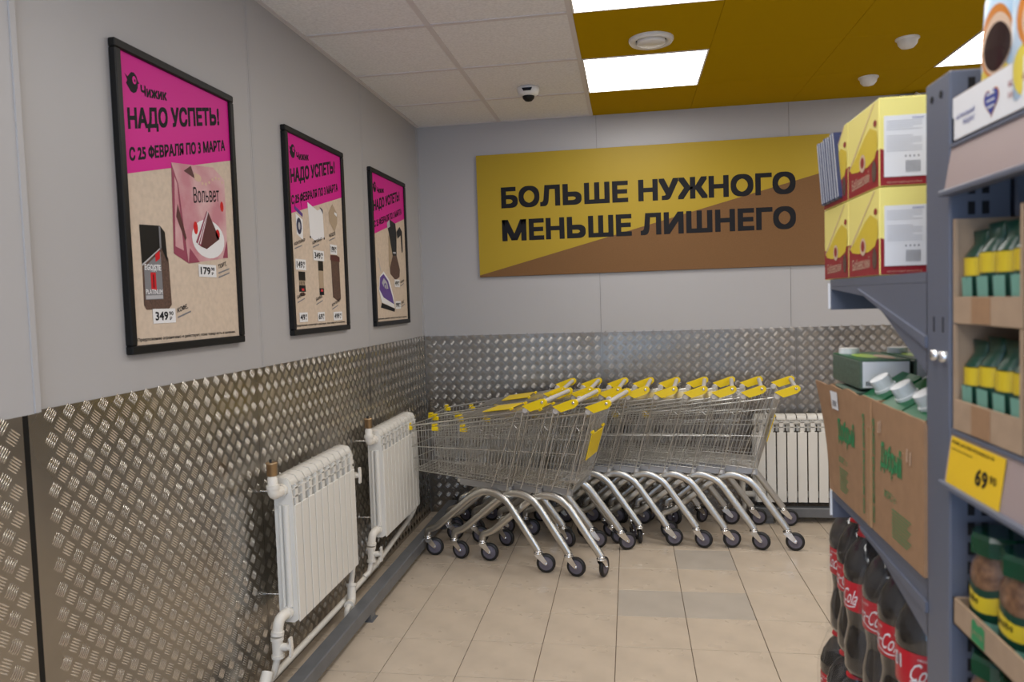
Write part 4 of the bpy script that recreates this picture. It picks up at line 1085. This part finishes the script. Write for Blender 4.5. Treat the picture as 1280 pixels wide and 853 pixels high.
# ---- instant coffee jars in trays
def jar(label, x, y, z, s=1.0):
    t = thing('coffee_jar', label, 'jar', (x, y, z), random.uniform(-.1, .1), 'instant coffee jars in cardboard trays')
    q = PI/8
    prof = [(.0, .001), (.026, .0), (.030, .004), (.030, .066), (.029, .074), (.025, .084), (.025, .089)]
    b = M(); b.lathe(prof, GLASSC, 24, caps=False); b.build('glass_body', t)
    b = M(); b.lathe([(.0245, .087), (.031, .0895), (.031, .106), (.0285, .111), (.0, .111)], LIDG, 8, smooth=False, caps=False); b.build('lid', t, label='glossy dark green octagonal lid')
    b = M(); n = 28
    def wave(z0, z1, amp, m, r):
        vs = []; 
        for i in range(n+1):
            a = 2*PI*i/n; w2 = amp*math.sin(a*3)
            vs += [(r*math.cos(a), r*math.sin(a), z0+w2*.6), (r*math.cos(a), r*math.sin(a), z1+w2)]
        b.add(vs, [(2*i, 2*i+2, 2*i+3, 2*i+1) for i in range(n)], m, True)
    wave(.006, .058, .004, BAGG, .0303); wave(.032, .050, .004, BAGY, .0306)
    for a0 in (PI*.86, PI*1.35, 0): b.text('Jacobs', lambda u, v: (.0309*math.cos(a0+u/.0309), .0309*math.sin(a0+u/.0309), v-u*.1), .0, .038, .026, .010, INK, .02)
    for a0 in (PI*1.15,): b.add([(.0307*math.cos(a0+.2*i), .0307*math.sin(a0+.2*i), z_) for i in range(4) for z_ in (.008, .022)], [(0, 2, 3, 1), (2, 4, 5, 3), (4, 6, 7, 5)], BAGL)
    b.build('label', t)
    return t
for L, z0 in ((0, 1.0365), (1, .9055)):
    t = thing('cardboard_tray', ['low cardboard tray holding the visible coffee jars', 'lower cardboard tray of jars at the bottom right corner'][L], 'tray', (0, 0, 0), group='cardboard trays of coffee jars')
    x0, x1, y0, y1 = XE+.001, XE+.215, -4.305, -3.974
    b = M(); zb = z0-.003; b.box(x0, x0+.0025, y0, y1, zb, zb+.030, KRAFTI); b.box(x0, x1, y1-.0025, y1, zb, zb+.030, KRAFTI); b.box(x0, x1, y0, y0+.0025, zb, zb+.03, KRAFTI); b.box(x1-.0025, x1, y0, y1, zb, zb+.03, KRAFTI); b.box(x0, x1, y0, y1, zb, zb+.002, KRAFTI); b.build('carton', t)
    b = M(); fn = (lambda zb: (lambda u, v: (x0-.0004, y1-u, zb+v)))(zb); P(b, fn, [(.045, .003), (.074, .003), (.075, .024), (.068, .026), (.06, .023), (.052, .027), (.046, .024)], GRN); b.text('JACOBS', lambda u, v: (x0-.0007, y1-u, zb+v), .048, .010, .024, .006, KRAFTI, .01); b.build('print', t)
    for r in range(2):
        for k in range(5):
            jar('coffee jar, green lid, %s from left, %s row, %s tray' % (['first', 'second', 'third', 'fourth', 'fifth'][k], ['front', 'rear'][r], ['upper', 'lower'][L]), XE+.036+.066*r, -4.009-.0645*k, z0)

# ---- top shelf: white tray with baby cereal bags
t = thing('cardboard_tray', 'white printed tray with a blue heart on the top shelf', 'tray', (0, 0, 0))
x0, x1, y0, y1, zb = XE+.0015, XE+.2, -4.36, -3.972, 1.5595
b = M(); b.box(x0, x0+.003, y0, y1, zb, 1.606, WHITE); b.box(x0, x1, y1-.003, y1, zb, 1.585, WHITE); b.box(x0, x1, y0, y0+.003, zb, 1.6, WHITE); b.box(x1-.003, x1, y0, y1, zb, 1.6, WHITE); b.box(x0, x1, y0, y1, zb, zb+.002, KRAFT); b.box(x0+.0004, x0+.0026, y0, y1, 1.606, 1.6066, KRAFT); b.build('carton', t)
fn = lambda lv: (lambda u, v: (x0-.0003*lv, y1-u, zb+v))
def heart(cx, cy, s):
    out = []
    for i in range(32):
        a = 2*PI*i/32; out.append((cx+s*16*math.sin(a)**3/17, cy+s*(13*math.cos(a)-5*math.cos(2*a)-2*math.cos(3*a)-math.cos(4*a))/17))
    return out
b = M(); P(b, fn(1), heart(.087, .0225, .0165), BAGO); P(b, fn(2), heart(.087, .0225, .0150), HEARTB)
for k in range(3): b.text(['ФРУТО', 'ЛЮБИМЫЙ', 'МАЛЫШ'][k] if 0 else '~~~~~', fn(3), .079, .028-.006*k, .016, .003, WHITE, .02)
b.text('НАТУРАЛЬНЫЙ', fn(2), .010, .022, .042, .0055, HEARTB, .02); b.text('ПРОДУКТ', fn(2), .026, .013, .026, .0055, HEARTB, .02)
b.text('МОЛОЧНАЯ', fn(2), .120, .026, .034, .006, BOXR, 0); b.text('КАША', fn(2), .120, .016, .02, .006, BOXR, 0); b.build('print', t)
def cereal(label, y, ang, z=1.562, s=1.0):
    t = thing('cereal_bag', label, 'bag', (XE+.030, y, z), ang, 'pale blue cereal bags on the top shelf')
    n = 20; H = .175*s; W2 = .031*s; rows_ = [(0, .9, .6), (.01, 1, 1), (.07, 1.02, 1.05), (.12, 1, .9), (.155, .98, .4), (.175, 1.0, .06)]
    vs = []
    for (h, a, d) in rows_:
        for i in range(n):
            q = 2*PI*i/n; c, s_ = math.cos(q), math.sin(q); vs.append((.024*d*math.copysign(abs(c)**.6, c), W2*a*math.copysign(abs(s_)**.6, s_), h*s))
    b = M(); b.add(vs, [(j*n+i, j*n+(i+1) % n, (j+1)*n+(i+1) % n, (j+1)*n+i) for j in range(5) for i in range(n)]+[tuple(range(n))[::-1]], BAGB, True); b.build('bag', t)
    b = M(); f = lambda lv: (lambda u, v: (-.0262-.0004*lv, -u, v))
    def sf(lv):
        def g(u, v):
            h = min(max(v/s, 0), .175)
            for (h0, a0, d0), (h1, a1, d1) in zip(rows_, rows_[1:]):
                if h <= h1: q = (h-h0)/(h1-h0); a, d = lerp(a0, a1, q), lerp(d0, d1, q); break
            r = min(abs(u)/(W2*a), .999)**(1/.6); return (-.024*d*(1-r*r)**.3-.0006-.0003*lv, -u, v)
        return g
    def disc(lv, cx, cy, rx, ry, m, n=24, k=5):
        vs = [(cx, cy)]+[(cx+rx*j/k*math.cos(2*PI*i/n), cy+ry*j/k*math.sin(2*PI*i/n)) for j in range(1, k+1) for i in range(n)]
        fs = [(0, 1+i, 1+(i+1) % n) for i in range(n)]+[(1+(j-1)*n+i, 1+j*n+i, 1+j*n+(i+1) % n, 1+(j-1)*n+(i+1) % n) for j in range(1, k) for i in range(n)]
        b.add([sf(lv)(*q) for q in vs], fs, m)
    disc(0, 0, .032, .027, .028, BAGW); disc(1, .002, .078, .023, .034, BAGO); disc(2, .005, .074, .020, .029, CREAM); disc(3, .006, .071, .018, .023, BAGK)
    b.text('каша', sf(1), -.020, .122, .035, .014, WHITE, .01, .3); b.build('print', t)
cereal('pale blue cereal bag with a dark bowl picture, left one', -4.049, math.radians(8)); cereal('pale blue cereal bag with a dark bowl picture, cut by the right frame edge', -4.118, math.radians(30), s=1.05)
bpy.context.view_layer.update()
